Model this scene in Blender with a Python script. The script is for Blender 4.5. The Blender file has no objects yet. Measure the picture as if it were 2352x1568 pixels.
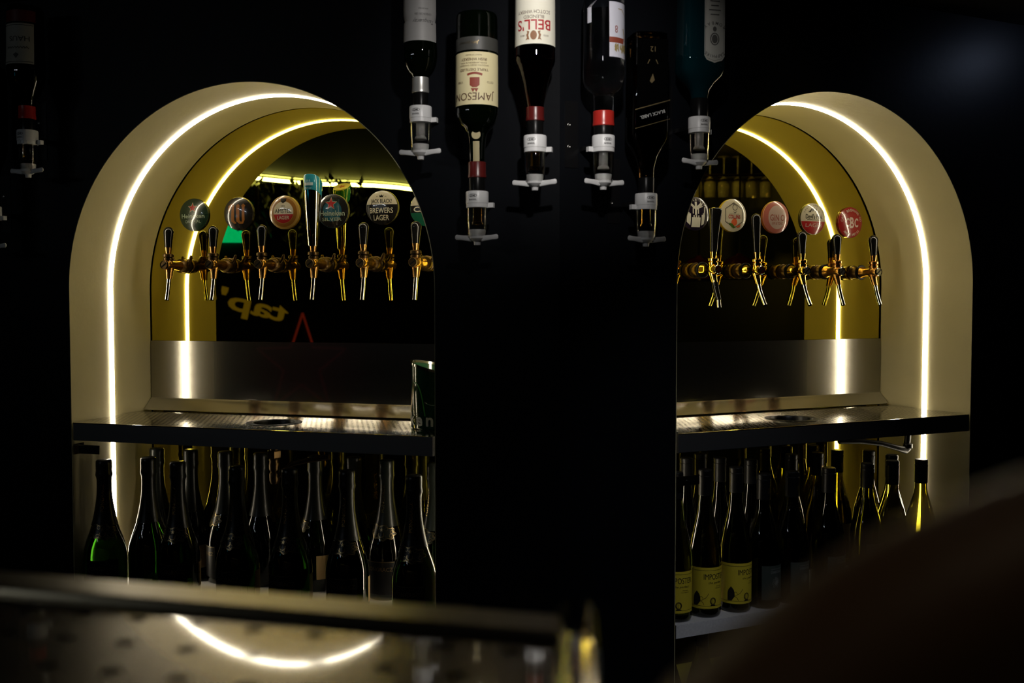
import bpy, bmesh, math, random
from math import sin, cos, tan, atan, atan2, pi, sqrt
from mathutils import Vector, Matrix
random.seed(7)
SC = bpy.context.scene
COL = SC.collection

# ------------------------------------------------------------------ camera geometry (35 mm lens, 2352 x 1568)
F = 2287.0
PITCH = atan(94.0 / F)
CAM = Vector((0, 0, 1.42))
CEIL = 2.09
ROOM_W, ROOM_E, ROOM_S = -3.0, 3.18, -2.3

def ray(px, py):
    X = px - 1176.0; v = py - 784.0
    return Vector((X / F, cos(PITCH) - v / F * sin(PITCH), -(sin(PITCH) + v / F * cos(PITCH))))

class Wall:
    """one face of the bar block: local x along the wall, local y into the wall, z up"""
    def __init__(s, t):
        s.o = Vector((.0915, 1.924, 0)); s.a = atan(t)
        s.ux = Vector((cos(s.a), sin(s.a), 0)); s.uy = Vector((-sin(s.a), cos(s.a), 0))
    def W(s, u, y, z): return s.o + s.ux * u + s.uy * y + Vector((0, 0, z))
    def pix(s, px, py, y):
        d = ray(px, py)
        k = (y + s.uy.dot(s.o) - s.uy.dot(Vector((0, 0, 0)))) / s.uy.dot(d)
        p = CAM + d * k
        return (p - s.o).dot(s.ux), p.z
    def pixz(s, px, py, z):
        d = ray(px, py); k = (z - CAM.z) / d.z; p = CAM + d * k
        return (p - s.o).dot(s.ux), (p - s.o).dot(s.uy)
    def mirror(s, px, py, y=.293):
        d = ray(px, py); k = (y + s.uy.dot(s.o)) / s.uy.dot(d)
        return CAM + d * k, d - s.uy * (2 * d.dot(s.uy))
LW = Wall(-.282); RW = Wall(.461)
def to_plane(pd, axis, val):
    p, d = pd; return p + d * ((val - p[axis]) / d[axis])

# ------------------------------------------------------------------ materials
MATS = {}
def mat(name, col=(.5, .5, .5), rough=.5, metal=0., trans=0., ior=1.45, coat=0., emit=None, estr=1., spec=.5, noise=0., nscale=30., bump=0., bscale=200., nstretch=(1, 1, 1)):
    if name in MATS: return MATS[name]
    m = bpy.data.materials.new(name); m.use_nodes = True
    nt = m.node_tree; b = nt.nodes['Principled BSDF']
    b.inputs['Base Color'].default_value = (*col, 1)
    b.inputs['Roughness'].default_value = rough
    b.inputs['Metallic'].default_value = metal
    b.inputs['Transmission Weight'].default_value = trans
    b.inputs['IOR'].default_value = ior
    b.inputs['Coat Weight'].default_value = coat
    b.inputs['Coat Roughness'].default_value = .02
    b.inputs['Specular IOR Level'].default_value = spec
    if emit:
        b.inputs['Emission Color'].default_value = (*emit, 1)
        b.inputs['Emission Strength'].default_value = estr
    if noise or bump:
        tc = nt.nodes.new('ShaderNodeTexCoord'); mp = nt.nodes.new('ShaderNodeMapping')
        mp.inputs['Scale'].default_value = nstretch
        nt.links.new(tc.outputs['Object'], mp.inputs['Vector'])
    if noise:
        n = nt.nodes.new('ShaderNodeTexNoise'); n.inputs['Scale'].default_value = nscale; n.inputs['Detail'].default_value = 5
        nt.links.new(mp.outputs['Vector'], n.inputs['Vector'])
        mx = nt.nodes.new('ShaderNodeMix'); mx.data_type = 'RGBA'
        mx.inputs['A'].default_value = (*[c * (1 - noise) for c in col], 1)
        mx.inputs['B'].default_value = (*[min(1, c * (1 + noise)) for c in col], 1)
        nt.links.new(n.outputs['Fac'], mx.inputs['Factor']); nt.links.new(mx.outputs['Result'], b.inputs['Base Color'])
    if bump:
        n2 = nt.nodes.new('ShaderNodeTexNoise'); n2.inputs['Scale'].default_value = bscale; n2.inputs['Detail'].default_value = 3
        nt.links.new(mp.outputs['Vector'], n2.inputs['Vector'])
        bp = nt.nodes.new('ShaderNodeBump'); bp.inputs['Strength'].default_value = bump; bp.inputs['Distance'].default_value = .002
        nt.links.new(n2.outputs['Fac'], bp.inputs['Height']); nt.links.new(bp.outputs['Normal'], b.inputs['Normal'])
    MATS[name] = m; return m

M_NAVY = mat('navy paint', (.0028, .0034, .0048), .42, spec=.14, noise=.25, nscale=4, bump=.12, bscale=60)
M_PLASTER = mat('cream plaster', (.42, .375, .205), .5, noise=.07, nscale=14, bump=.15, bscale=70)
M_LED = mat('led diffuser', (.9, .9, .85), .5, emit=(1., .88, .66), estr=24)
M_LEDW = mat('white led diffuser', (.9, .9, .9), .5, emit=(.86, .94, 1.), estr=36)
M_MIRROR = mat('gold mirror', (.66, .555, .085), .004, metal=1.)
M_STEEL = mat('brushed steel', (.33, .315, .275), .17, metal=1., coat=1., noise=.06, nscale=50, nstretch=(3, 3, .1), bump=.02, bscale=300)
M_STEELP = mat('polished steel', (.62, .60, .56), .09, metal=1.)
M_STEELF = mat('counter steel', (.19, .155, .092), .24, metal=1., coat=1.)
M_STEELF.node_tree.nodes['Principled BSDF'].inputs['Coat Roughness'].default_value = .045
M_WELL = mat('dark well steel', (.03, .03, .03), .35, metal=1.)
M_STEELF.node_tree.nodes['Principled BSDF'].inputs['Coat IOR'].default_value = 1.75
M_STEELR = mat('dull rolled steel', (.22, .19, .13), .30, metal=1.)
M_DARKSTEEL = mat('tray fascia steel', (.16, .16, .165), .50, metal=1.)
M_CHROME = mat('chrome', (.80, .80, .78), .05, metal=1.)
M_BRASS = mat('worn brass', (.60, .33, .11), .24, metal=1., noise=.3, nscale=120)
M_GOLD = mat('polished brass', (.85, .60, .18), .08, metal=1.)
M_DBRASS = mat('tarnished brass', (.09, .056, .024), .34, metal=1., noise=.35, nscale=90)
M_BLACKP = mat('black gloss plastic', (.004, .004, .004), .04)
M_RUBBER = mat('black rubber', (.005, .005, .005), .28, spec=.12)
M_FOIL = mat('dark foil', (.006, .0075, .006), .30, spec=.4, bump=.15, bscale=90)
M_GREENG = mat('champagne green glass', (.004, .022, .001), .0, trans=1., ior=1.5)
M_WHITEG = mat('yellow green glass', (.34, .29, .02), .0, trans=1., ior=1.40)
M_DARKG = mat('dark wine glass', (.008, .010, .002), .0, trans=1., ior=1.5)
M_OLIVEG = mat('olive glass', (.07, .065, .010), .0, trans=1., ior=1.45)
M_CAP = mat('black screwcap', (.006, .006, .0065), .35, spec=.3)
M_GOLDINK = mat('gold foil print', (.52, .36, .12), .22, metal=1.)
M_DIMGOLD = mat('dull gold print', (.20, .15, .075), .4, metal=1.)
M_SEAL = mat('antique gold seal', (.34, .25, .12), .28, metal=1.)
M_BLACKINK = mat('black ink', (.012, .011, .010), .5)
M_WHITE = mat('white plastic', (.72, .72, .72), .35)
M_CLEAR = mat('clear plastic', (.97, .97, .95), .03, trans=1., ior=1.4)
M_FROST = mat('frosted plastic', (.55, .55, .53), .35, trans=.45, ior=1.3)
M_AMBERL = mat('amber spirit', (.80, .40, .06), .0, trans=1., ior=1.33)
M_WHISKY = mat('whisky bottle glass', (.30, .055, .02), .0, trans=1., ior=1.45)
M_GINGREEN = mat('dark green spirit glass', (.0015, .004, .0012), .02, trans=.6, ior=1.5)
M_CLEARG = mat('clear spirit glass', (.90, .92, .93), .0, trans=1., ior=1.3)
M_WGLASS = mat('wine glass', (.85, .80, .68), .04, trans=.95, ior=1.45)
M_TEALG = mat('teal gin glass', (.003, .034, .044), .02, trans=.6, ior=1.4)
M_BROWNG = mat('brown spirit glass', (.12, .06, .02), .0, trans=1., ior=1.45)
M_REDCAP = mat('red cap', (.42, .022, .016), .28)
M_BLACKG = mat('black plate', (.004, .004, .0045), .35, spec=.25)
M_SHELF = mat('white speckled stone', (.66, .65, .66), .5, noise=.2, nscale=220)
M_LAB_CREAM = mat('cream label', (.70, .62, .36), .6)
M_LAB_IVORY = mat('ivory label', (.82, .79, .66), .6)
M_LAB_WHITE = mat('white label', (.50, .50, .57), .6)
M_LAB_GREY = mat('grey silver label', (.25, .245, .24), .5)
M_LAB_YEL = mat('yellow label', (.66, .52, .035), .6)
M_LAB_ORANGE = mat('orange label', (.60, .27, .02), .6)
M_LAB_GG = mat('grey green label', (.034, .044, .038), .6)
M_BROWNINK = mat('brown ink', (.10, .045, .02), .6)
M_REDINK = mat('red ink', (.42, .025, .03), .5)
M_CEIL = mat('dark ceiling', (.016, .014, .010), .7)
M_FLOOR = mat('dark floor', (.03, .028, .025), .35, noise=.3, nscale=12)
M_ROOM = mat('dark room paint', (.022, .022, .020), .55, noise=.2, nscale=3)
M_LEATHER = mat('dark brown leather', (.11, .052, .012), .5, bump=.3, bscale=160)
M_WOOD = mat('dark wood', (.05, .028, .014), .4, noise=.4, nscale=10, nstretch=(1, 12, 12))
def glossy(n, c): return mat('badge ' + n, [v * .66 for v in c] if max(c) > .1 else c, .22, coat=1.)

# ------------------------------------------------------------------ mesh collecting
class MB:
    def __init__(s): s.v = []; s.f = []; s.m = []
    def add(s, vs, fs, mi=0):
        o = len(s.v); s.v += [tuple(p) for p in vs]; s.f += [tuple(i + o for i in f) for f in fs]; s.m += [mi] * len(fs); return s
    def box(s, x0, x1, y0, y1, z0, z1, mi=0, mtx=None):
        vs = [Vector((x, y, z)) for z in (z0, z1) for y in (y0, y1) for x in (x0, x1)]
        if mtx: vs = [mtx @ p for p in vs]
        return s.add(vs, [(0, 2, 3, 1), (4, 5, 7, 6), (0, 1, 5, 4), (2, 6, 7, 3), (0, 4, 6, 2), (1, 3, 7, 5)], mi)
    def rings(s, rr, closed=False, cap=True, mi=0):
        n = len(rr[0]); vs = [p for r in rr for p in r]; fs = []
        k = len(rr)
        for i in range(k if closed else k - 1):
            a = i * n; b = ((i + 1) % k) * n
            for j in range(n):
                fs.append((a + j, a + (j + 1) % n, b + (j + 1) % n, b + j))
        if cap and not closed:
            fs.append(tuple(range(n - 1, -1, -1))); fs.append(tuple((k - 1) * n + j for j in range(n)))
        return s.add(vs, fs, mi)
    def lathe(s, prof, segs=32, mtx=None, cap=True, mi=0, sx=1., sy=1.):
        rr = []
        for r, z in prof:
            r = max(r, 1e-5)
            rr.append([Vector((r * sx * cos(2 * pi * j / segs), r * sy * sin(2 * pi * j / segs), z)) for j in range(segs)])
        if mtx: rr = [[mtx @ p for p in q] for q in rr]
        return s.rings(rr, cap=cap, mi=mi)
    def loft(s, secs, segs=40, mi=0, mtx=None):
        rr = []
        for z, rx, ry, n in secs:
            q = []
            for j in range(segs):
                c = cos(2 * pi * j / segs); t = sin(2 * pi * j / segs)
                q.append(Vector((rx * math.copysign(abs(c) ** (2 / n), c), ry * math.copysign(abs(t) ** (2 / n), t), z)))
            rr.append(q)
        if mtx: rr = [[mtx @ p for p in q] for q in rr]
        return s.rings(rr, mi=mi)
    def tube(s, path, r, segs=12, mi=0, cap=True):
        path = [Vector(p) for p in path]; rr = []
        rad = r if isinstance(r, (list, tuple)) else [r] * len(path)
        up = Vector((0, 0, 1)); prev = None
        for i, p in enumerate(path):
            t = (path[min(i + 1, len(path) - 1)] - path[max(i - 1, 0)]).normalized()
            if prev is None:
                a = up if abs(t.dot(up)) < .9 else Vector((1, 0, 0))
                nx = t.cross(a).normalized()
            else:
                nx = (prev - t * prev.dot(t)).normalized()
            prev = nx; ny = t.cross(nx)
            rr.append([p + (nx * cos(2 * pi * j / segs) + ny * sin(2 * pi * j / segs)) * rad[i] for j in range(segs)])
        return s.rings(rr, mi=mi, cap=cap)
    def patch(s, fn, nu, nv, mi=0):
        vs = [fn(i / nu, j / nv) for j in range(nv + 1) for i in range(nu + 1)]
        fs = [(j * (nu + 1) + i, j * (nu + 1) + i + 1, (j + 1) * (nu + 1) + i + 1, (j + 1) * (nu + 1) + i) for j in range(nv) for i in range(nu)]
        return s.add(vs, fs, mi)
    def ribbon(s, pts, w, fn, closed=False, mi=0):
        """flat 2-D line of width w, mapped through fn(x, z)"""
        fine = []
        for i in range(len(pts) if closed else len(pts) - 1):
            a, b = pts[i], pts[(i + 1) % len(pts)]; k = max(1, int(sqrt((a[0] - b[0]) ** 2 + (a[1] - b[1]) ** 2) / .004))
            fine += [(a[0] + (b[0] - a[0]) * j / k, a[1] + (b[1] - a[1]) * j / k) for j in range(k)]
        if not closed: fine.append(pts[-1])
        pts = fine; n = len(pts); vs = []
        for i in range(n):
            a = pts[i - 1] if (closed or i > 0) else pts[i]; b = pts[(i + 1) % n] if (closed or i < n - 1) else pts[i]
            dx, dz = b[0] - a[0], b[1] - a[1]; l = sqrt(dx * dx + dz * dz) or 1
            nx, nz = -dz / l * w / 2, dx / l * w / 2
            vs += [fn(pts[i][0] + nx, pts[i][1] + nz), fn(pts[i][0] - nx, pts[i][1] - nz)]
        fs = [(2 * i, 2 * i + 1, 2 * ((i + 1) % n) + 1, 2 * ((i + 1) % n)) for i in range(n if closed else n - 1)]
        return s.add(vs, fs, mi)
    def poly(s, pts, fn, mi=0, lim=.0045):
        from mathutils.geometry import tessellate_polygon
        tris = tessellate_polygon([[Vector((x, z, 0)) for x, z in pts]])
        return s.flat2d(pts, [tuple(t) for t in tris], fn, mi, lim)
    def flat2d(s, pts, faces, fn, mi=0, lim=.0045):
        """2-D faces cut fine enough to lie on a curved surface, mapped through fn(x, z)"""
        pts = [tuple(q) for q in pts]; todo = []; done = []; mid = {}
        from mathutils.geometry import tessellate_polygon
        for f in faces:
            if len(f) == 3: todo.append(tuple(f))
            else:
                for tr in tessellate_polygon([[Vector((pts[i][0], pts[i][1], 0)) for i in f]]): todo.append(tuple(f[i] for i in tr))
        def m(a, b):
            k = (min(a, b), max(a, b))
            if k not in mid:
                pts.append(((pts[a][0] + pts[b][0]) / 2, (pts[a][1] + pts[b][1]) / 2)); mid[k] = len(pts) - 1
            return mid[k]
        def ln(a, b): return (pts[a][0] - pts[b][0]) ** 2 + (pts[a][1] - pts[b][1]) ** 2
        while todo:
            a, b, c = todo.pop(); e = [(ln(a, b), a, b, c), (ln(b, c), b, c, a), (ln(c, a), c, a, b)]
            l, u, v, w_ = max(e)
            if l <= lim * lim: done.append((a, b, c)); continue
            q = m(u, v); todo += [(u, q, w_), (q, v, w_)]
        return s.add([fn(x, z) for x, z in pts], done, mi)
    def build(s, name, mats, parent=None, smooth=40):
        me = bpy.data.meshes.new(name); me.from_pydata(s.v, [], s.f)
        for m in (mats if isinstance(mats, (list, tuple)) else [mats]): me.materials.append(m)
        me.polygons.foreach_set('material_index', s.m)
        bm = bmesh.new(); bm.from_mesh(me); bmesh.ops.recalc_face_normals(bm, faces=bm.faces) if smooth != -1 else None
        bm.to_mesh(me); bm.free()
        if smooth and smooth > 0:
            me.polygons.foreach_set('use_smooth', [True] * len(me.polygons)); me.set_sharp_from_angle(angle=math.radians(smooth))
        me.update()
        o = bpy.data.objects.new(name, me); COL.objects.link(o)
        if parent: o.parent = parent
        return o

def tag(o, label=None, cat=None, group=None, kind=None):
    if label: o['label'] = label
    if cat: o['category'] = cat
    if group: o['group'] = group
    if kind: o['kind'] = kind
    return o
def thing(name, loc, rz, label, cat, group=None, rot=None):
    o = bpy.data.objects.new(name, None); COL.objects.link(o); o.empty_display_size = .05
    o.location = loc; o.rotation_euler = rot if rot else (0, 0, rz)
    return tag(o, label, cat, group)
def dup(root, loc, rz, label, rot=None):
    def cp(o, p):
        c = o.copy(); COL.objects.link(c)
        if p: c.parent = p
        for ch in [q for q in o.children]: cp(ch, c)
        return c
    r = cp(root, None); r.location = loc; r.rotation_euler = rot if rot else (0, 0, rz); r['label'] = label
    return r

# ------------------------------------------------------------------ lettering
_TX = {}
def text_data(t, bold=0., shear=0.):
    k = (t, bold, shear)
    if k in _TX: return _TX[k]
    c = bpy.data.curves.new('txt', 'FONT'); c.body = t; c.size = 1; c.offset = bold; c.shear = shear
    c.resolution_u = 3; c.align_x = 'LEFT'
    o = bpy.data.objects.new('txt', c); COL.objects.link(o)
    dg = bpy.context.evaluated_depsgraph_get(); dg.update()
    me = bpy.data.meshes.new_from_object(o.evaluated_get(dg))
    vs = [(v.co.x, v.co.y) for v in me.vertices]; fs = [tuple(p.vertices) for p in me.polygons]
    bpy.data.objects.remove(o); bpy.data.curves.remove(c); bpy.data.meshes.remove(me)
    x0 = min(v[0] for v in vs); x1 = max(v[0] for v in vs)
    vs = [(x - x0, y) for x, y in vs]
    _TX[k] = (vs, fs, x1 - x0); return _TX[k]
CAPH = .73
def text(mb, t, cx, cz, w, h, fn, bold=.0, shear=0., mi=0):
    """t centred on cx, baseline middle cz, total width w, capital height h"""
    vs, fs, tw = text_data(t, bold, shear)
    sx = w / tw; sz = h / CAPH
    mb.flat2d([(cx - w / 2 + x * sx, cz - h / 2 + y * sz) for x, y in vs], fs, fn, mi, .006 if w < .3 else 9.)
def arctext(mb, t, r, a0, a1, h, fn, bold=0., inward=False, mi=0):
    """letters from angle a0 to a1 (degrees, 90 = top)"""
    n = len(t)
    for i, ch in enumerate(t):
        if ch == ' ': continue
        a = math.radians(a0 + (a1 - a0) * (i / (n - 1))); vs, fs, tw = text_data(ch, bold)
        k = h / CAPH
        ca, sa = cos(a), sin(a); sgn = -1 if inward else 1
        rx, rz = sa * sgn, -ca * sgn     # reading direction
        ux, uz = ca * sgn, sa * sgn      # letter up
        mb.add([fn(r * ca + rx * (x - tw / 2) * k + ux * (y - CAPH / 2) * k, r * sa + rz * (x - tw / 2) * k + uz * (y - CAPH / 2) * k) for x, y in vs], fs, mi)

# ------------------------------------------------------------------ setting
def struct(o): o['kind'] = 'structure'; return o
D = .289
ARCH = {}
class Arch: pass
for nm, W, s0, s1 in (('L', LW, -1.1245, -.2548), ('R', RW, .2695, 1.1165)):
    A = Arch(); A.W = W; A.s0 = s0; A.s1 = s1; A.r = (s1 - s0) / 2; A.c = (s0 + s1) / 2; A.zs = 1.879 - A.r; ARCH[nm] = A
def arch_outline(A, n=64, dr=0., zb=0.):
    r = A.r + dr
    p = [(A.c - r, zb)] + [(A.c - r * cos(pi * i / n), A.zs + r * sin(pi * i / n)) for i in range(n + 1)] + [(A.c + r, zb)]
    return p
def bar_wall(name, A, far):
    W = A.W; ins = arch_outline(A)
    lo, hi = (far, 0.) if far < 0 else (0., far)
    out = [(lo, 0)] + ins + [(hi, 0), (hi, CEIL + .1), (lo, CEIL + .1)]
    if far < 0: pass
    mb = MB(); n = len(out)
    mb.add([(x, 0, z) for x, z in out] + [(x, D, z) for x, z in out],
           [tuple(range(n)), tuple(range(2 * n - 1, n - 1, -1))] + [(i, (i + 1) % n, (i + 1) % n + n, i + n) for i in range(n)])
    o = mb.build(name, M_NAVY, smooth=0); o.location = W.o; o.rotation_euler.z = W.a
    return struct(o)
bar_wall('wall_left', ARCH['L'], -3.35); bar_wall('wall_right', ARCH['R'], 3.55)
for i, k in enumerate('LR'):
    A = ARCH[k]; outl = arch_outline(A, 96); inn = arch_outline(A, 96, -.0015)
    mb = MB(); n = len(outl)
    vs = [(x, -.0006, z) for x, z in outl] + [(x, D, z) for x, z in outl] + [(x, -.0006, z) for x, z in inn] + [(x, D, z) for x, z in inn]
    fs = []
    for j in range(n - 1):
        fs += [(2 * n + j, 2 * n + j + 1, 3 * n + j + 1, 3 * n + j), (j, j + 1, 2 * n + j + 1, 2 * n + j), (n + j, n + j + 1, 3 * n + j + 1, 3 * n + j)]
    mb.add(vs, fs)
    o = mb.build('trim_%d' % (i + 1), M_PLASTER, smooth=30); o.location = A.W.o; o.rotation_euler.z = A.W.a; struct(o)
    tag(o, 'cream plaster lining of the %s arch' % ('left' if k == 'L' else 'right'))
struct(MB().box(-3.4, 3.6, -2.6, 4.2, -.1, 0).build('floor', M_FLOOR, smooth=0))
struct(MB().box(-3.4, 3.6, -2.6, 4.2, CEIL, CEIL + .1).build('ceiling', M_CEIL, smooth=0))
struct(MB().box(ROOM_W - .1, ROOM_W, -2.4, 3.4, 0, CEIL).build('wall_west', M_ROOM, smooth=0))
struct(MB().box(ROOM_E, ROOM_E + .1, -2.4, 3.9, 0, CEIL).build('wall_east', M_ROOM, smooth=0))
struct(MB().box(-3.1, 3.3, ROOM_S - .1, ROOM_S, 0, CEIL).build('wall_south', M_ROOM, smooth=0))

# ------------------------------------------------------------------ things fixed in the arches
TRAY = 1.146; SHELF = .746
SIDE = {'L': 'left', 'R': 'right'}
def perforated(mb, x0, x1, y0, y1, z, p, rx, ry, skip=None, stagger=True, mi=0):
    nx = max(1, int(round((x1 - x0) / p))); ny = max(1, int(round((y1 - y0) / p)))
    px, py = (x1 - x0) / nx, (y1 - y0) / ny
    for j in range(ny):
        sh = .25 * px if (stagger and j % 2) else (-.25 * px if stagger else 0)
        for i in range(nx):
            ax, bx = x0 + i * px, x0 + (i + 1) * px; ay, by = y0 + j * py, y0 + (j + 1) * py
            cx, cy = (ax + bx) / 2, (ay + by) / 2
            if skip and skip(cx, cy): continue
            o = [(ax, ay), (cx, ay), (bx, ay), (bx, cy), (bx, by), (cx, by), (ax, by), (ax, cy)]
            an = [-.75, -.5, -.25, 0, .25, .5, .75, 1]
            hcx = cx + sh
            h = [(hcx + rx * cos(a * pi), cy + ry * sin(a * pi)) for a in an]
            mb.add([(x, y, z) for x, y in o] + [(x, y, z) for x, y in h], [(q, (q + 1) % 8, 8 + (q + 1) % 8, 8 + q) for q in range(8)], mi)
def make_arch_fittings(k):
    A = ARCH[k]; W = A.W; sd = SIDE[k]
    # LED strip following the lining
    ri = A.r - .0016; ro = ri - .0035; yc = .139; hw = .0068
    pts = [(A.c - 1, 0)] ; mb = MB(); rr = []
    def sec(nx, nz, bx, bz):   # base point and inward normal
        return [Vector((bx, yc - hw, bz)), Vector((bx, yc + hw, bz)), Vector((bx + nx * .0028, yc + hw * .8, bz + nz * .0028)), Vector((bx + nx * .0028, yc - hw * .8, bz + nz * .0028))]
    rr.append(sec(1, 0, A.c - ri, SHELF + .002))
    for i in range(97):
        a = pi * i / 96; rr.append(sec(cos(a), -sin(a), A.c - ri * cos(a), A.zs + ri * sin(a)))
    rr.append(sec(-1, 0, A.c + ri, SHELF + .002))
    mb.rings(rr)
    o = mb.build('led_strip', M_LED, smooth=25); o.location = W.o; o.rotation_euler.z = W.a
    tag(o, 'glowing warm white light strip curving round the %s arch' % sd, 'light strip', 'light strips in the arches')
    # mirror
    o = MB().box(A.s0 - .02, A.s1 + .02, D + .004, D + .010, .36, 1.92).build('mirror_panel', M_MIRROR, smooth=0)
    o.location = W.o; o.rotation_euler.z = W.a
    tag(o, 'gold tinted mirror behind the beer taps of the %s arch' % sd, 'mirror', 'tinted mirrors in the arches')
    # splashback
    t = thing('splashback', W.W(A.c, 0, TRAY), W.a, 'brushed steel splashback below the taps in the %s arch' % sd, 'splashback', 'steel splashbacks')
    h = A.r - .004
    MB().box(-h, h, D - .0025, D - .001, .030, 1.3195 - TRAY).build('sheet', M_STEEL, t, 0)
    mb = MB(); mb.add([(-h, D - .0028, .030), (h, D - .0028, .030), (h, D - .034, .003), (-h, D - .034, .003), (-h, D - .0018, .031), (h, D - .0018, .031), (h, D - .0335, .0018), (-h, D - .0335, .0018)],
                      [(0, 1, 2, 3), (4, 7, 6, 5), (0, 3, 7, 4), (1, 5, 6, 2), (0, 4, 5, 1), (2, 6, 7, 3)])
    mb.build('folded_edge', M_STEELP, t, 0)
    # drip tray
    t = thing('drip_tray', W.W(A.c, 0, TRAY), W.a, 'perforated steel drip tray on the ledge of the %s arch' % sd, 'drip tray', 'drip trays in the arches')
    h = A.r - .006; yb = D - .036
    dpx, dpy = (630, 970) if k == 'L' else (1819, 961)
    ds, dy = W.pixz(dpx, dpy, TRAY); ds -= A.c; R = .052
    mb = MB(); perforated(mb, -h + .012, h - .012, .014, yb - .008, 0, .0125, .0034, .0026, skip=lambda x, y: (x - ds) ** 2 + (y - dy) ** 2 < (R + .003) ** 2)
    for b in ((-h, h, 0, .014), (-h, h, yb - .008, yb), (-h, -h + .012, .014, yb - .008), (h - .012, h, .014, yb - .008)):
        mb.add([(b[0], b[2], 0), (b[1], b[2], 0), (b[1], b[3], 0), (b[0], b[3], 0)], [(0, 1, 2, 3)])
    mb.build('grate', M_STEELP, t, -1)
    mb = MB()
    mb.box(-h, h, -.0012, 0, -.039, -.0008).box(-h, h, yb - .001, yb, -.039, 0).box(-h, -h + .001, 0, yb, -.039, 0).box(h - .001, h, 0, yb, -.039, 0).box(-h, h, 0, yb, -.040, -.039)
    mb.build('pan', M_DARKSTEEL, t, 0)
    MB().tube([(-h, -.0006, -.0006), (h, -.0006, -.0006)], .0013, 8).build('front_edge', M_STEELP, t)
    mb = MB(); segs = 48; rr = []
    for r, z in ((R + .010, .0002), (R + .010, .0008), (R - .004, .0010), (R - .006, -.004), (R - .006, -.030), (.001, -.032)):
        rr.append([Vector((ds + r * cos(2 * pi * j / segs), dy + r * sin(2 * pi * j / segs), z)) for j in range(segs)])
    mb.rings(rr, cap=False); mb.build('drain_well', M_WELL, t, 30)
    # bottle shelf and low shelf
    o = MB().box(A.s0 + .006, A.s1 - .006, .002, D - .004, SHELF - .028, SHELF).build('shelf', M_SHELF, smooth=0); o.location = W.o; o.rotation_euler.z = W.a
    tag(o, 'white speckled shelf carrying bottles below the %s arch tray' % sd, 'shelf', 'bottle shelves')
    o = MB().box(A.s0 + .006, A.s1 - .006, .01, D - .004, .385, .41).build('shelf', M_SHELF, smooth=0); o.location = W.o; o.rotation_euler.z = W.a
    tag(o, 'lowest pale shelf under the bottle shelf of the %s arch' % sd, 'shelf', 'low shelves')
make_arch_fittings('L'); make_arch_fittings('R')

def star_pts(cx, cz, R, q=.40): return [(cx + (R if i % 2 == 0 else R * q) * cos(pi / 2 + i * pi / 5), cz + (R if i % 2 == 0 else R * q) * sin(pi / 2 + i * pi / 5)) for i in range(10)]
# ------------------------------------------------------------------ beer taps
def ymat(d): return Matrix.Translation((0, -d, 0)) @ Matrix.Rotation(pi / 2, 4, 'X')   # lathe axis towards the viewer (-y)
YM = Matrix.Rotation(pi / 2, 4, 'X')
HA = .0755
def tap_body(t, brass, collar, gold=False, out=.010, black_sleeve=False):
    mb = MB(); mb.lathe([(.0125, 0), (.0165, .001), (.0185, .004), (.0185, .008), (.0150, .010), (.0172, .012), (.0172, .026), (.0150, .029), (.0125, .032)], 28, YM)
    mb.build('collar', collar, t)
    if gold:
        MB().lathe([(.0176, .0295), (.0192, .031), (.0192, .0345), (.0176, .036)], 28, YM).build('rubber_ring', M_RUBBER, t)
    else:
        for sx in (-1, 1):
            mb = MB(); mb.tube([(sx * .013, -.018, .004), (sx * .021, -.019, .010), (sx * .026, -.021, .019), (sx * .0275, -.022, .025)], [.004, .0042, .0045, .0025], 10); mb.build('wing', collar, t)
    mb = MB(); r0 = .0148 if gold else .0125
    mb.lathe([(r0, .031), (r0, .039), (.0112, .048), (.0105, .057), (.0112, .066), (.0118, .072), (.0118, .0885), (.0108, .0905)], 28, YM)
    mb.lathe([(.0115, -.003), (.0118, .004), (.0105, .0095), (.0085, .0125)], 24, Matrix.Translation((0, -HA, 0)))
    # leg, leaning outwards
    rr = []
    for z, r, d in ((.002, .0110, HA - .004), (-.010, .0105, HA - .004), (-.018, .0088, HA - .003), (-.029, .0078, HA - .002), (-.033, .0072, HA - .001)):
        rr.append([Vector((r * cos(2 * pi * j / 20), -d - (0 if not gold else -(z) * .25) + r * sin(2 * pi * j / 20), z)) for j in range(20)])
    mb.rings(rr); mb.build('body', brass, t)
    mb = MB(); mb.lathe([(.0104, .0900), (.0104, .0950), (.0095, .0960), (.0095, .0945), (.0010, .0945)], 24, YM); mb.build('end_screw', M_CHROME if gold else collar, t)
    mb = MB(); mb.box(-.0078, .0078, -.0958, -.0940, -.0010, .0010, mtx=Matrix.Rotation(-.7, 4, 'Y')); mb.build('screw_slot', M_RUBBER, t, 0)
    mb = MB(); mb.lathe([(.0092, .0105), (.0115, .0115), (.0120, .0135), (.0120, .0165), (.0092, .0180), (.0098, .0190), (.0128, .0200), (.0128, .0255), (.0100, .0275)], 24, Matrix.Translation((0, -HA, 0)))
    mb.build('lock_nut', brass if gold else collar, t)
    mb = MB(); mb.lathe([(.0062, .026), (.0066, .028), (.0086, .0425)], 24, Matrix.Translation((0, -HA, 0))); mb.build('ferrule', brass, t)
    d0 = HA - .001 + (.008 if gold else 0)
    path = [(0, -(d0 + out * u ** 1.3), -.031 - .053 * u) for u in [i / 8 for i in range(9)]]
    if black_sleeve:
        mb = MB(); mb.tube(path[:7], [.0088 - .0003 * i for i in range(7)], 18); mb.build('spout_sleeve', M_BLACKP, t)
        mb = MB(); e = path[6]; mb.tube([e, (0, e[1] - .002, e[2] - .018)], .0052, 16); mb.build('spout', M_CHROME, t)
    else:
        mb = MB(); mb.tube(path, .0052, 16, cap=False); mb.tube(path, .0042, 16, cap=False); mb.build('spout', M_CHROME, t)
HT = Matrix.Translation((0, -HA, .0415))
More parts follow.
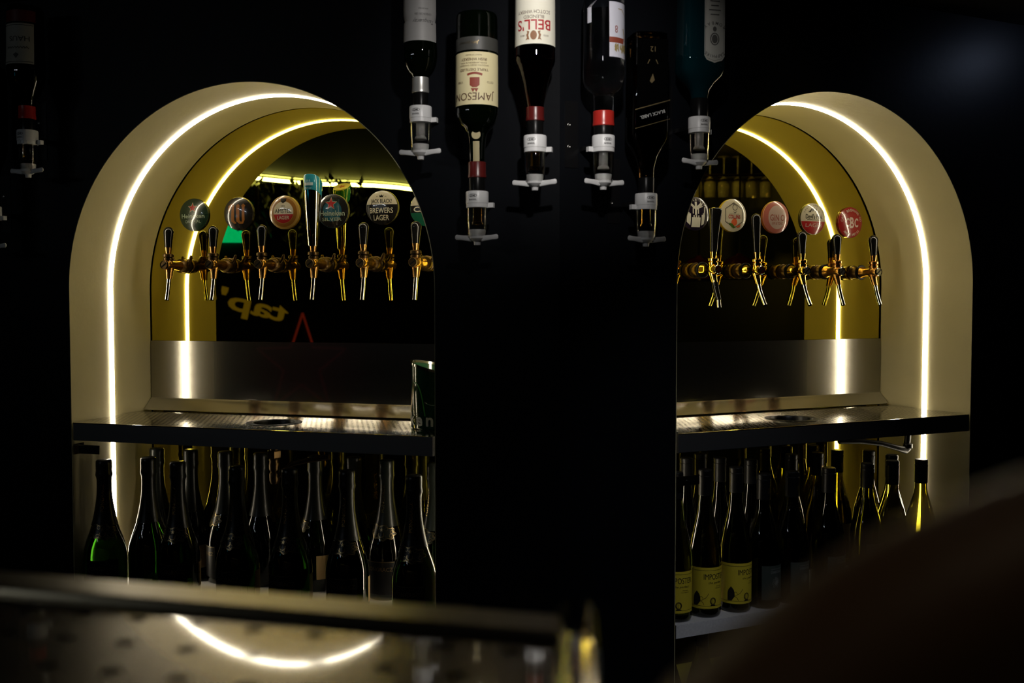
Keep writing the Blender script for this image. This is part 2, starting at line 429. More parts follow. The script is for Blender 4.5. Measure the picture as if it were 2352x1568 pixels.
def handle_std(t, h=.051, r0=.0088, r1=.0128, ry=.85):
    prof = [(r0, 0), (r0 * 1.02, .002)]
    for i in range(1, 9): u = i / 8; prof.append((r0 + (r1 - r0) * u ** 1.15, .002 + (h - .002 - r1) * u))
    for i in range(1, 9): a = pi / 2 * i / 8; prof.append((r1 * cos(a), h - r1 + r1 * sin(a)))
    MB().lathe(prof, 32, HT @ Matrix.Rotation(-.05, 4, 'X'), sy=ry).build('handle', M_BLACKP, t)
def make_tap(kind, loc, rz, label):
    t = thing('beer_tap', loc, rz, label, 'beer tap', 'beer taps on the mirrors')
    if kind == 'brass': tap_body(t, M_BRASS, M_DBRASS); handle_std(t)
    elif kind == 'blade':
        tap_body(t, M_BRASS, M_DBRASS)
        mb = MB(); rr = []; segs = 40
        def ring(z, rx, ry, slant=0.):
            q = []
            for j in range(segs):
                c, s_ = cos(2 * pi * j / segs), sin(2 * pi * j / segs)
                x = rx * math.copysign(abs(c) ** .8, c); y = ry * math.copysign(abs(s_) ** .8, s_)
                q.append(Vector((x, y - HA, z - slant * y)))
            return q
        mb.rings([ring(.040, .0105, .0105), ring(.0415, .0112, .0112), ring(.080, .0140, .0140), ring(.120, .0165, .0165), ring(.158, .0186, .0186, .55)])
        mb.build('blade', M_CHROME, t)
        mb = MB(); mb.rings([ring(.158, .0189, .0189, .55), ring(.161, .0192, .0192, .55), ring(.190, .0208, .0208, .55), ring(.1925, .0200, .0200, .55)])
        top = mb.build('top_cap', mat('teal enamel', (.02, .19, .24), .15, coat=1.), t)
        mb = MB(); fn = lambda x, z: Vector((x, -HA - sqrt(max(1e-9, .0207 ** 2 - x * x)) - .0008, z))
        mb.poly([(-.012, .1775), (.010, .1775), (.010, .1840), (-.012, .1840)], fn); text(mb, 'Silver', -.001, .172, .016, .004, fn)
        for q in range(3): mb.poly([(-.007 + q * .004, .186), (-.004 + q * .004, .186), (-.0055 + q * .004, .192)], fn)
        dm = MB(); dm.rings([ring(.1928, .0198, .0198, .55), ring(.1934, .0190, .0190, .55)]); td = dm.build('top_disc', mat('silver disc', (.55, .55, .52), .35), t)
        dm = MB(); dm.flat2d([(0, 0)] + star_pts(0, 0, .011), [(0, i + 1, (i + 1) % 10 + 1) for i in range(10)], lambda x, y: Vector((x, y - HA, .1937 - .55 * y))); dm.build('star', mat('red enamel', (.3, .02, .02), .4), td, 0)
        mb.build('emblem', mat('silver grey ink', (.30, .38, .38), .4), top, 0)
    elif kind == 'gold': tap_body(t, M_GOLD, M_DBRASS, True, .024); handle_std(t, .056, .0086, .0135)
    elif kind == 'goldtall': tap_body(t, M_GOLD, M_DBRASS, True, .026); handle_std(t, .094, .0082, .0128, .7)
    elif kind == 'copper': tap_body(t, M_BRASS, M_DBRASS, True, .018); handle_std(t, .052, .0088, .0132)
    elif kind == 'paddle':
        tap_body(t, M_GOLD, M_DBRASS, True, .022, True)
        secs = [(0, .0088, .0085, 2), (.004, .0092, .0088, 2.2), (.03, .0105, .0085, 2.6), (.06, .0128, .0090, 3), (.085, .0150, .0105, 3.4), (.096, .0158, .0115, 3.4), (.100, .0150, .0108, 3), (.1025, .011, .008, 2.5)]
        MB().loft(secs, 36, mtx=HT @ Matrix.Rotation(.06, 4, 'X')).build('handle', M_BLACKP, t)
    return t
YT = D + .003
tl = ['brass beer tap with black handle, leftmost in the left arch', 'brass beer tap with black handle, second from the left in the left arch',
      'brass beer tap below the orange red lager badge in the left arch', 'beer tap with tall chrome blade handle topped in teal',
      'brass beer tap below the black and cream badge in the left arch', 'brass beer tap half hidden at the right edge of the left arch']
proto = None
for i, (px, py) in enumerate([(387, 610), (490, 610), (602, 608), (720, 605), (835, 602), (955, 600)]):
    s, z = LW.pix(px, py, YT - HA)
    loc = LW.W(s, YT, 1.5052)
    if i == 3: make_tap('blade', loc, LW.a, tl[i])
    elif proto is None: proto = make_tap('brass', loc, LW.a, tl[i])
    else: dup(proto, loc, LW.a, tl[i])
tr = ['polished gold tap with broad black paddle handle and black sleeved spout', 'polished gold tap with tall slim black handle in the right arch',
      'polished gold tap with short black handle, third from the left in the right arch', 'copper brown beer tap below the red and cream badge in the right arch', 'copper brown beer tap at the far right end of the right arch']
pc = None
for i, ((px, py), kd) in enumerate(zip([(1638, 620), (1738, 620), (1842, 620), (1922, 622), (2006, 625)], ['paddle', 'goldtall', 'gold', 'copper', 'copper'])):
    s, z = RW.pix(px, py, YT - HA); loc = RW.W(s, YT, 1.4925)
    if kd == 'copper' and pc: dup(pc, loc, RW.a, tr[i])
    else:
        q = make_tap(kd, loc, RW.a, tr[i]); pc = q if kd == 'copper' else pc

# ------------------------------------------------------------------ tap badges
BR = .0398
def dome(r): u = min(1., r / BR); return .0055 * (1 - u ** 3)
def bfn(off): return lambda x, z: Vector((x, -.005 - dome(sqrt(x * x + z * z)) - off, z))
def make_badge(loc, rz, label, base, rim, prints):
    t = thing('tap_badge', loc, rz, label, 'badge', 'round badges above the taps')
    prof = [(BR * 1.0, 0), (BR * 1.012, .001), (BR * 1.012, .004), (BR, .005)]
    MB().lathe(prof, 56, YM).build('rim', rim, t)
    prof = [(BR * (1 - i / 14), .005 + dome(BR * (1 - i / 14))) for i in range(15)]
    MB().lathe(prof, 56, YM, cap=False).build('face', base, t, 60)
    for nm, m, fnc, off in prints:
        mb = MB(); fnc(mb, bfn(off)); mb.build(nm, m, t, 60 if nm == 'panel' else 0)
    return t
def band(z0, z1, R, nu=24, nv=14):
    def f(mb, fn):
        mb.patch(lambda u, v: (lambda z: fn((2 * u - 1) * sqrt(max(0, R * R - z * z)), z))(z0 + (z1 - z0) * v), nu, nv)
    return f
def ringband(r0, r1, n=56, k=4):
    def f(mb, fn): mb.patch(lambda u, v: fn((r0 + (r1 - r0) * v) * cos(2 * pi * u), (r0 + (r1 - r0) * v) * sin(2 * pi * u)), n, k)
    return f
def star(cx, cz, R):
    def f(mb, fn):
        p = star_pts(cx, cz, R)
        mb.flat2d([(cx, cz)] + p, [(0, i + 1, (i + 1) % 10 + 1) for i in range(10)], fn)
    return f
def T(*items):
    def f(mb, fn):
        for it in items: text(mb, *it[:5], fn, *it[5:])
    return f
def arcs(*items):
    def f(mb, fn):
        for it in items: arctext(mb, *it[:5], fn, *it[5:])
    return f
def polys(*ps):
    def f(mb, fn):
        for p in ps: mb.poly(p, fn)
    return f
def many(*fs):
    def f(mb, fn):
        for q in fs: q(mb, fn)
    return f
def line(pts, w, closed=False): return lambda mb, fn: mb.ribbon(pts, w, fn, closed)
def bar(x0, z0, x1, z1, w): return line([(x0, z0), (x1, z1)], w)
g_green = glossy('dark green', (.008, .020, .010)); g_pale = glossy('pale green grey', (.28, .32, .22)); g_red = glossy('red', (.36, .02, .02))
g_black = glossy('black', (.008, .007, .006)); g_or = glossy('burnt orange', (.30, .11, .02)); g_gold = glossy('gold', (.42, .25, .06)); g_gold2 = glossy('deep gold', (.26, .11, .02))
g_cream = glossy('cream', (.58, .52, .37)); g_teal = glossy('teal blue', (.008, .045, .06)); g_white = glossy('off white', (.62, .60, .50)); g_em = glossy('emerald', (.006, .06, .03))
g_purple = glossy('night purple', (.008, .005, .012)); g_grey = glossy('ink grey', (.16, .14, .11)); g_pink = glossy('salmon pink', (.50, .15, .11)); g_pinkl = glossy('pale pink', (.55, .40, .33))
g_pinkd = glossy('rose print', (.36, .12, .09)); g_leaf = glossy('leaf green', (.05, .10, .015)); g_orange = glossy('grapefruit', (.62, .12, .04)); g_br = glossy('brick red', (.28, .012, .012)); g_amb = glossy('honey rim', (.42, .28, .03))
def sc(x): return x / 100. * BR
def S(pts): return [(sc(x), sc(z)) for x, z in pts]
W_STROKES = [S([(-42, 40), (-50, 55), (-66, 45), (-66, 22), (-56, 0), (-52, 20), (-44, 30)]), S([(-50, 58), (-30, 62), (-22, 50), (-24, -42), (-8, -58), (-20, -64), (-44, -48), (-40, 40)]),
             S([(-8, 50), (4, 58), (14, 50), (14, -42), (28, -56), (14, -64), (-8, -48)]), S([(26, 48), (38, 60), (52, 48), (48, 40), (48, -40), (36, -62), (16, -64), (30, -46), (30, 40)])]
CASTLE = many(*[bar(sc(a), sc(b), sc(c), sc(d), sc(w)) for a, b, c, d, w in ((-4, -8, -4, 72, 15), (-4, 28, 40, 62, 18), (-4, 28, -44, 62, 14), (14, 0, 14, 34, 7), (14, 34, 46, 46, 7), (-24, 0, -24, 36, 7), (56, -20, 62, 40, 8), (-60, -20, -62, 30, 8))],
              polys(S([(-32, -80), (-32, -22), (-22, -22), (-22, -10), (-14, -10), (-14, -22), (-6, -22), (-6, -10), (4, -10), (4, -22), (12, -22), (12, -10), (20, -10), (20, -22), (30, -22), (30, -80)]),
                    S([(38, -70), (38, -6), (46, -6), (46, 4), (54, 4), (54, -6), (64, -6), (58, -60)]), S([(-66, -50), (-66, 0), (-58, 0), (-58, 8), (-50, 8), (-50, 0), (-40, 0), (-40, -70)])))
HEX = [(sc(78) * cos(pi / 6 + i * pi / 3) * .95, sc(78) * sin(pi / 6 + i * pi / 3)) for i in range(6)]
def circ(cx, cz, R, n=20): return [(sc(cx + R * cos(2 * pi * i / n)), sc(cz + R * sin(2 * pi * i / n))) for i in range(n)]
BADGES = [
 ('L', 442, 495, 'dark green round badge with small red star, leftmost in the left arch', g_green, g_green,
  [('panel', g_red, star(0, sc(42), sc(32)), .0002), ('outline', g_pale, line(star_pts(0, sc(42), sc(34)), sc(3), True), .0003), ('lettering', g_pale, T(('Heineken', 0, sc(-8), sc(160), sc(26), .02), ('ORIGINAL', 0, sc(-42), sc(110), sc(18), .0)), .0003)]),
 ('L', 545, 490, 'black round badge with an orange blackletter W', g_black, g_black, [('emblem', g_or, polys(*W_STROKES), .0003)]),
 ('L', 650, 485, 'gold rimmed round badge with cream upper and red lower half', g_gold, g_gold,
  [('rim_band', g_gold2, ringband(sc(68), sc(88)), .0002), ('panel', g_cream, band(sc(-12), sc(66), sc(66)), .0003), ('lower_panel', g_red, band(sc(-66), sc(-12), sc(66)), .0003),
   ('emblem', g_black, polys(S([(-20, 84), (20, 84), (18, 66), (0, 54), (-18, 66)]), ), .0005), ('lettering', g_black, T(('AMSTEL', 0, sc(8), sc(112), sc(26), .0), ('1870', 0, sc(38), sc(24), sc(7))), .0006), ('lower_lettering', g_cream, T(('LAGER', 0, sc(-32), sc(80), sc(21), .01),), .0006)]),
 ('L', 762, 483, 'dark blue round badge with red star, behind the chrome blade handle', g_teal, g_black,
  [('rim_band', g_black, ringband(sc(62), sc(99)), .0001), ('panel', g_red, star(sc(-6), sc(42), sc(38)), .0003), ('outline', g_pale, line(star_pts(sc(-6), sc(42), sc(40)), sc(3), True), .0004), ('lettering', g_pale, T(('Heineken', 0, sc(-12), sc(160), sc(30), .02), ('SILVER', sc(-3), sc(-48), sc(126), sc(20), .01)), .0004)]),
 ('L', 875, 474, 'black round badge with cream top segment and large pale lettering', g_black, g_black,
  [('panel', g_cream, band(sc(18), sc(98), sc(98)), .0002), ('emblem', g_black, polys(S([(-14, 76), (-6, 68), (0, 78), (6, 68), (14, 76), (10, 60), (-10, 60)]), S([(-32, 66), (-22, 66), (-22, 64), (-32, 64)]), S([(22, 66), (32, 66), (32, 64), (22, 64)])), .0003),
   ('upper_lettering', g_black, T(('JACK BLACK!', 0, sc(38), sc(130), sc(24), .012),), .0004), ('lettering', g_cream, T(('BREWERS', 0, sc(-16), sc(146), sc(32), .015), ('LAGER', 0, sc(-58), sc(98), sc(32), .015)), .0004)]),
 ('L', 977, 482, 'green round badge cut off by the right edge of the left arch', g_em, g_em,
  [('panel', g_cream, band(sc(18), sc(98), sc(98)), .0002), ('stripe', g_black, band(sc(-24), sc(18), sc(98)), .0002), ('lettering', g_cream, T(('CAPE', 0, sc(-3), sc(150), sc(30), .015),), .0004)]),
 ('R', 1600, 487, 'dark badge with pale castle drawing at the left edge of the right arch', g_purple, g_black, [('emblem', g_white, CASTLE, .0004), ('lettering', g_white, arcs(('CASTLE LITE', sc(84), 150, 30, sc(14), .02)), .0004)]),
 ('R', 1687, 492, 'cream round badge with hexagon border and cut grapefruit', g_cream, g_amb,
  [('outline', g_black, line(HEX, sc(3), True), .0003), ('inner_outline', g_grey, line([(x * .93, z * .93) for x, z in HEX], sc(1.2), True), .0003), ('emblem', g_grey, many(lambda mb, fn: mb.ribbon(circ(5, 48, 17), sc(5), fn, True), polys(S([(-12, 26), (0, 20), (22, 26), (4, 10)]), S([(-14, 70), (-4, 64), (18, 68), (4, 76)]))), .0004),
   ('lettering', g_red, T(('COLLINS', 0, sc(-8), sc(88), sc(23), .02),), .0005), ('small_lettering', g_grey, T(('GRAPEFRUIT', 0, sc(8), sc(72), sc(7)),), .0005), ('fruit', g_orange, polys(circ(0, -42, 22), S([(14, -66), (50, -54), (46, -72), (26, -76)])), .0005), ('leaf', g_leaf, polys(S([(-40, -46), (-16, -50), (2, -66), (14, -78), (-10, -76), (-30, -62)])), .0007)]),
 ('R', 1786, 498, 'pink round badge with pale disc in the right arch', g_pink, g_pink,
  [('panel', g_pinkl, lambda mb, fn: mb.patch(lambda u, v: fn(sc(68) * v * cos(2 * pi * u), sc(74) * v * sin(2 * pi * u)), 40, 6), .0002), ('lettering', g_pinkd, T(('GIN O', 0, sc(-2), sc(112), sc(40), .015), ('GIN & TONIC', sc(2), sc(-38), sc(86), sc(17), .01)), .0004)]),
 ('R', 1871, 504, 'cream and red round badge with black mountain drawing', g_cream, g_black,
  [('lower_panel', g_red, band(sc(-98), sc(-16), sc(98)), .0002), ('emblem', g_black, polys(S([(-50, 42), (-34, 52), (-14, 72), (-18, 58), (-30, 42)]), S([(-10, 72), (4, 74), (-2, 56), (-14, 44), (-16, 56)]), S([(10, 70), (22, 62), (20, 50), (28, 44), (8, 44), (12, 56)]), S([(30, 58), (46, 42), (40, 42)])), .0003),
   ('lettering', g_black, T(("Devil's Peak", 0, sc(16), sc(136), sc(30), .012), ('PREMIUM LAGER', 0, sc(-6), sc(112), sc(8))), .0004), ('arc_lettering', g_black, arcs(('SOUTH AFRICAN', sc(86), 150, 30, sc(8))), .0004), ('lower_lettering', g_pinkl, T(('LAGER', 0, sc(-40), sc(134), sc(24), .0),), .0004)]),
 ('R', 1957, 512, 'deep red round badge at the far right of the right arch', g_br, g_br,
  [('lettering', g_pinkl, many(T(('C', sc(-38), 0, sc(34), sc(56), .03), ('B', 0, 0, sc(34), sc(70), .03), ('C', sc(38), 0, sc(34), sc(56), .03)), arcs(('CAPE BREWING CO', sc(80), 172, 12, sc(17), .01), ('AMBER WEISS', sc(80), 228, 318, sc(17), .01, True))), .0004)]),
]
for k, px, py, lab, base, rim, pr in BADGES:
    W = ARCH[k].W; s, z = W.pix(px, py, YT - .010)
    z = {'L': 1.6315, 'R': 1.628}[k] + (.005 if px == 875 else 0) + (-.005 if px == 1957 else 0)
    make_badge(W.W(s, D + .0038, z), W.a, lab, base, rim, pr)

# ------------------------------------------------------------------ bottles on the shelves
def prof_r(prof):
    pr = sorted([(z, r) for r, z in prof])
    def f(z):
        for (z0, r0), (z1, r1) in zip(pr, pr[1:]):
            if z0 <= z <= z1: return r0 + (r1 - r0) * ((z - z0) / (z1 - z0) if z1 > z0 else 0)
        return pr[0][1] if z < pr[0][0] else pr[-1][1]
    return f
def cyl(rf, off):
    def fn(x, z):
        r = rf(z); a = x / max(r, .004); return Vector(((r + off) * sin(a), -(r + off) * cos(a), z))
    return fn
def smooth_prof(kn, n=6):
    """Catmull-Rom through (z, r) knots"""
    out = []
    for i in range(len(kn) - 1):
        p0 = kn[max(i - 1, 0)]; p1 = kn[i]; p2 = kn[i + 1]; p3 = kn[min(i + 2, len(kn) - 1)]
        for j in range(n):
            t = j / n
            q = [.5 * (2 * p1[c] + (p2[c] - p0[c]) * t + (2 * p0[c] - 5 * p1[c] + 4 * p2[c] - p3[c]) * t * t + (3 * p1[c] - p0[c] - 3 * p2[c] + p3[c]) * t ** 3) for c in (0, 1)]
            out.append((max(q[1], .0005), q[0]))
    out.append((kn[-1][1], kn[-1][0])); return out
def base_prof(r): return [(.001, .004), (r * .7, .003), (r * .86, 0), (r * .95, .001), (r, .006)]
CHH = .312
def make_champagne(loc, rz, label):
    t = thing('champagne_bottle', loc, rz, label, 'bottle', 'champagne bottles on the shelf')
    h = CHH
    body = smooth_prof([(.006, .0465), (.07, .047), (.102, .0462), (.127, .0405), (.152, .032), (.174, .0252), (.212, .0180), (.242, .0152), (.30, .0145)])
    pr = base_prof(.0465)[:-1] + body; rf = prof_r(pr)
    MB().lathe(pr, 40).build('body', M_GREENG, t, 60)
    fz = h - .148
    fo = [(rf(fz) + .0002, fz - .0001), (rf(fz) + .0010, fz)] + [(rf(z) + .0010, z) for z in [fz + .012 * i for i in range(1, 8)]] + [(.0160, h - .048), (.0166, h - .042), (.0186, h - .035), (.0180, h - .030), (.0172, h - .026), (.0176, h - .010), (.0172, h - .003), (.0150, h - .0005), (.0002, h)]
    MB().lathe(fo, 36).build('foil', M_FOIL, t, 50)
    rff = prof_r(fo[1:-1]); fnf = cyl(rff, .0003)
    mb = MB(); text(mb, 'PONGRACZ', 0, 0, .062, .0075, lambda x, z: fnf(-z - .002, fz + .062 + x), .01); o = mb.build('foil_lettering', M_GOLDINK, t, 0)
    fn = cyl(lambda z: rf(z) + .0011, .0002); fn2 = cyl(lambda z: rf(z) + .0011, .0005); zc = h - .160
    def lob(k_):
        return [(x * k_, zc + z * k_ - .10 * x * k_) for x, z in [((.034 + .0028 * cos(9 * a)) * cos(a), (.0155 + .0022 * cos(9 * a)) * sin(a)) for a in [2 * pi * i / 72 for i in range(72)]]]
    mb = MB(); rings_ = [[fn(*p) for p in lob(k_)] for k_ in (1, .75, .5, .25, .02)]; mb.rings(rings_, cap=False); nl = mb.build('neck_label', M_FOIL, t, 60)
    mb = MB(); mb.ribbon(lob(.97), .0009, fn2, True); mb.ribbon(lob(.86), .0006, fn2, True)
    for q in range(8): a = 2 * pi * q / 8 + .35; mb.ribbon([(.025 * cos(a) + .0035 * cos(b), zc + .0095 * sin(a) - .0025 * cos(a) + .0035 * sin(b)) for b in [2 * pi * i / 14 for i in range(14)]], .0007, fn2, True)
    p = star_pts(0, zc + .006, .0048); mb.add([fn2(0, zc + .006)] + [fn2(*q) for q in p], [(0, i + 1, (i + 1) % 10 + 1) for i in range(10)])
    for sx in (-1, 1): mb.ribbon([(sx * .0062 * cos(a), zc - .004 - .006 * sin(a)) for a in [pi * i / 8 - .5 for i in range(6)]], .0018, fn2)
    mb.build('neck_emblem', M_SEAL, nl, 0)
    fb = cyl(rf, .0004)
    MB().patch(lambda u, v: fb(-.036 + .072 * u, .015 + .075 * v), 20, 4).build('front_label', M_BLACKG, t)
    mb = MB(); fb2 = cyl(rf, .0008); text(mb, 'PONGRACZ', 0, .072, .062, .009, fb2); mb.ribbon([(-.034, .088), (.034, .088)], .0012, fb2); mb.build('label_lettering', M_DIMGOLD, t, 0)
    MB().patch(lambda u, v: fb(.070 + .046 * u, .03 + .055 * v), 12, 4).build('back_label', mat('dull kraft label', (.34, .22, .09), .6), t)
    return t
def place_top(W, px, py, z, h):
    s, y = W.pixz(px, py, z + h); return s, y
CH = [(236, 1047, .5, 'champagne bottle at the far left of the shelf, in front of the lit lining'),
      (332, 1050, 2.6, 'champagne bottle second from left, turned with its round seal sideways'),
      (364, 1022, -.9, 'champagne bottle in the back row with gold vertical lettering, leftmost at the back'),
      (408, 1059, .2, 'champagne bottle in front of the two leftmost back row ones'),
      (443, 1026, -.9, 'back row champagne bottle standing between two front row ones, left of the mirror gap'),
      (525, 1030, -.8, 'back row champagne bottle peeking out on the left of the fourth front bottle'),
      (541, 1070, -.1, 'champagne bottle under the third beer tap, dark with a kraft label at its side'),
      (665, 1075, 0., 'champagne bottle standing right of the brass pipe fitting'),
      (776, 1042, -1., 'back row champagne bottle with bright gold lettering behind the middle right one'),
      (797, 1079, .1, 'champagne bottle in the front row under the right part of the drain well'),
      (880, 1054, 0., 'champagne bottle with well lit gold neck seal, second from the right'),
      (948, 1091, .1, 'champagne bottle nearest the right edge of the left shelf with a bright rim'),
      (998, 1062, -.6, 'champagne bottle half hidden by the right wall edge of the left shelf'),
      (590, 1024, 2.4, 'unlit champagne bottle at the very back, left of the pipe fitting'),
      (833, 1030, 2.4, 'unlit champagne bottle at the very back between two lit front ones')]
pro = None
CHPOS = []
for px, py, ph, lab in CH:
    s, y = place_top(LW, px, py, SHELF, CHH); y = min(max(y, .050), .233)
    CHPOS.append([s, y, ph, lab, px])
def relax(P, r, lo, hi, ymin, ymax, fixed=()):
    f0 = {i: (P[i][0], P[i][1]) for i in fixed}
    for _ in range(300):
        for i in range(len(P)):
            for j in range(i):
                dx = P[i][0] - P[j][0]; dy = P[i][1] - P[j][1]; d = sqrt(dx * dx + dy * dy); m = r[i] + r[j] + .001
                if d < m:
                    k = (m - d) / 2 / max(d, 1e-6)
                    P[i][0] += dx * k * .35; P[j][0] -= dx * k * .35; P[i][1] += dy * k; P[j][1] -= dy * k
        for i, p in enumerate(P):
            p[1] = min(max(p[1], ymin + r[i]), ymax - r[i]); p[0] = min(max(p[0], lo + r[i]), hi - r[i])
            if i in f0: p[0], p[1] = f0[i]
CHPOS[0][0], CHPOS[0][1] = -1.0765, .046
A = ARCH['L']; c0 = [(p[0], p[1]) for p in CHPOS]
relax(CHPOS, [.0472] * len(CHPOS), A.s0 + .008, A.s1 + .06, .004, D - .002, (0, 9, 7, 11, 6))
for p, c in zip(CHPOS, c0): 0 and print('champ', p[4], [round(q, 3) for q in c], '->', round(p[0], 3), round(p[1], 3))
for s, y, ph, lab, px in CHPOS:
    if pro is None: pro = make_champagne(LW.W(s, y, SHELF), LW.a + ph, lab)
    else: dup(pro, LW.W(s, y, SHELF), LW.a + ph, lab)

def make_wine(kind, loc, rz, label, group):
    t = thing('wine_bottle', loc, rz, label, 'bottle', group)
    if kind in ('white', 'olive', 'chard'):
        h = .292; R = .0385
        body = smooth_prof([(.006, R), (.06, R), (.110, R * .985), (.135, R * .94), (.158, R * .82), (.19, .0225), (.212, .0162), (.234, .0142), (.287, .0140)])
        capz = h - .057; cr = .0153; g = {'white': M_WHITEG, 'olive': M_OLIVEG, 'chard': M_DARKG}[kind]
    else:
        h = .312; R = .0345
        body = smooth_prof([(.006, R), (.06, R), (.125, R), (.150, R * .94), (.185, R * .74), (.215, .0185), (.245, .0148), (.27, .0140), (.307, .0138)])
        capz = h - .055; cr = .0150; g = M_DARKG
    pr = base_prof(R)[:-1] + body; rf = prof_r(pr)
    MB().lathe(pr, 36).build('body', g, t, 60)
    cp = [(cr * .95, capz), (cr, capz + .001), (cr, h - .018), (cr * 1.02, h - .017), (cr * 1.02, h - .013), (cr * .97, h - .012), (cr * .97, h - .010), (cr, h - .009), (cr, h - .002), (cr * .9, h), (.0005, h)]
    MB().lathe(cp, 32).build('screwcap', M_CAP, t, 30)
    if kind in ('white', 'chard'):
        mb = MB(); fcap = cyl(lambda z: cr, .0003); mb.patch(lambda u, v: fcap(-.004 + .008 * u, capz + .014 + .012 * v), 4, 2); mb.build('cap_mark', M_DIMGOLD, t)
    fb = cyl(rf, .0004); fb2 = cyl(rf, .0008)
    if kind == 'yellow':
        a0 = -.060; lab = MB().patch(lambda u, v: fb(a0 + .112 * u, .020 + .088 * v), 32, 2).build('label', M_LAB_YEL, t)
        mb = MB()
        text(mb, 'IMPOSTER', .018, .089, .052, .0125, fb2); text(mb, 'the perfect', .019, .076, .034, .0048, fb2, .0, .25)
        text(mb, 'imposter', .027, .068, .014, .0022, fb2); text(mb, 'red blend', .026, .064, .018, .0022, fb2)
        for z in (.026, .102): mb.ribbon([(a0 + .004 + .104 * i / 20, z) for i in range(21)], .0006, fb2)
        mb.poly([(-.030, .027), (-.030, .044), (-.028, .051), (-.0225, .058), (-.017, .051), (-.015, .044), (-.015, .036), (-.021, .027)], fb2)
        mb.ribbon([(-.024, .028), (-.021, .034), (-.016, .037), (-.010, .034), (-.007, .028)], .0008, fb2)
        mb.ribbon([(-.013 + .0035 * cos(a), .042 + .0042 * sin(a)) for a in [2 * pi * i / 12 for i in range(12)]], .0007, fb2, True)
        mb.ribbon([(-.009, .040), (-.003, .044), (.001, .050), (.002, .053)], .0009, fb2)
        for rr_ in (.0075, .0060): mb.ribbon([(.012 + rr_ * .85 * cos(a), .036 + rr_ * sin(a)) for a in [2 * pi * i / 18 for i in range(18)]], .0010, fb2, True)
        for q in (-.002, .001, .004): mb.ribbon([(.011 + q, .031), (.011 + q, .041)], .0006, fb2)
        mb.poly([(.006, .026), (.018, .026), (.017, .0285), (.007, .0285)], fb2)
        mb.build('label_print', M_BLACKINK, lab, 0)
    elif kind == 'chard':
        lab = MB().patch(lambda u, v: fb(-.036 + .072 * u, .020 + .075 * v), 24, 2).build('label', M_LAB_GG, t)
        mb = MB(); text(mb, 'CHARDONNAY', 0, .081, .032, .006, fb2, .01); text(mb, 'unwooded', 0, .088, .030, .003, fb2)
        for i in range(26):
            a = random.random() * 2 * pi; r_ = .012 * random.random(); x, z = r_ * cos(a), .058 + r_ * sin(a)
            mb.ribbon([(x + .0022 * cos(b), z + .0030 * sin(b)) for b in [2 * pi * i_ / 6 for i_ in range(6)]], .0006, fb2, True)
        mb.build('label_print', mat('pale ink', (.20, .21, .20), .6), lab, 0)
    elif kind == 'orange':
        MB().patch(lambda u, v: fb(-.04 + .08 * u, .075 + .05 * v), 24, 2).build('label', M_LAB_ORANGE, t)
    elif kind in ('white', 'olive'):
        MB().patch(lambda u, v: fb(-.036 + .072 * u, .020 + .088 * v), 24, 2).build('label', mat('brownish label', (.16, .11, .06), .6), t)
    return t
WP = [  # kind, px, py(top), label
 ('white', 2116, 1054, 'yellow green wine bottle at the far right, backlit by the light strip'),
 ('white', 2050, 1057, 'yellow green wine bottle second from the right in the front row'),
 ('olive', 2044, 1043, 'wine bottle directly behind the second from the right, under the elbow pipe'),
 ('olive', 1992, 1063, 'dim olive wine bottle third from the right in the front row'),
 ('olive', 1980, 1033, 'back row wine bottle behind the third from the right'),
 ('chard', 1904, 1073, 'dark wine bottle in front of the bright yellow back row one'),
 ('white', 1926, 1033, 'bright yellow back row wine bottle under the gold reflection of the strip'),
 ('white', 1877, 1037, 'back row wine bottle with yellow edge left of the bright yellow one'),
 ('chard', 1827, 1087, 'dark wine bottle with white stripe on its cap, middle of the front row'),
 ('chard', 1766, 1092, 'dark wine bottle with grey green printed label'),
 ('dark', 1752, 1066, 'black capped wine bottle behind the grey green labelled one'),
 ('yellow', 1689, 1070, 'dark wine bottle with full yellow label, nearest the grey green labelled one'),
 ('yellow', 1619, 1078, 'dark wine bottle with yellow label, middle of the three yellow labelled ones'),
 ('yellow', 1552, 1086, 'dark wine bottle with yellow label cut off by the pillar edge'),
 ('dark', 1690, 1055, 'black capped wine bottle behind the rightmost yellow labelled one'),
 ('dark', 1638, 1047, 'black capped wine bottle in the back row behind the middle yellow labelled one'),
 ('orange', 1577, 1050, 'wine bottle with orange label behind the yellow labelled one at the pillar'),
 ('olive', 1812, 1040, 'back row wine bottle left of the yellow edged one'),
]
RP = []
WRAD = []
for kd, px, py, lab in WP:
    h = .312 if kd in ('yellow', 'dark', 'orange') else .292
    s, y = place_top(RW, px, py, SHELF, h); y = min(max(y, .045), .24)
    if kd == 'yellow': s, y = RW.pix(px, 1300, .046)[0], .046
    if px == 1766: s, y = .534, .046
    RP.append([s, y, kd, lab, px]); WRAD.append(.0347 if h > .3 else .0387)
A = ARCH['R']; c0 = [(p[0], p[1]) for p in RP]
relax(RP, WRAD, A.s0 - .04, A.s1 - .008, .004, D - .002, (9, 11, 12, 13))
for p, c in zip(RP, c0): 0 and print('wine', p[4], p[2], [round(q, 3) for q in c], '->', round(p[0], 3), round(p[1], 3))
first = {}
for s, y, kd, lab, px in RP:
    ph = {'yellow': {1689: -.25, 1619: -.45, 1552: -.75}.get(px, 0)}.get(kd, .2)
    if kd in first: dup(first[kd], RW.W(s, y, SHELF), RW.a + ph, lab)
    else: first[kd] = make_wine(kd, RW.W(s, y, SHELF), RW.a + ph, lab, 'wine bottles on the shelf')
for s, lab in ((.335, 'amber necked bottle on the lowest shelf nearest the pillar'), (.425, 'amber necked bottle on the lowest shelf farther from the pillar')):
    q = dup(first['olive'], RW.W(s, .12, .41), RW.a, lab); q['group'] = 'bottles on the lowest shelf'

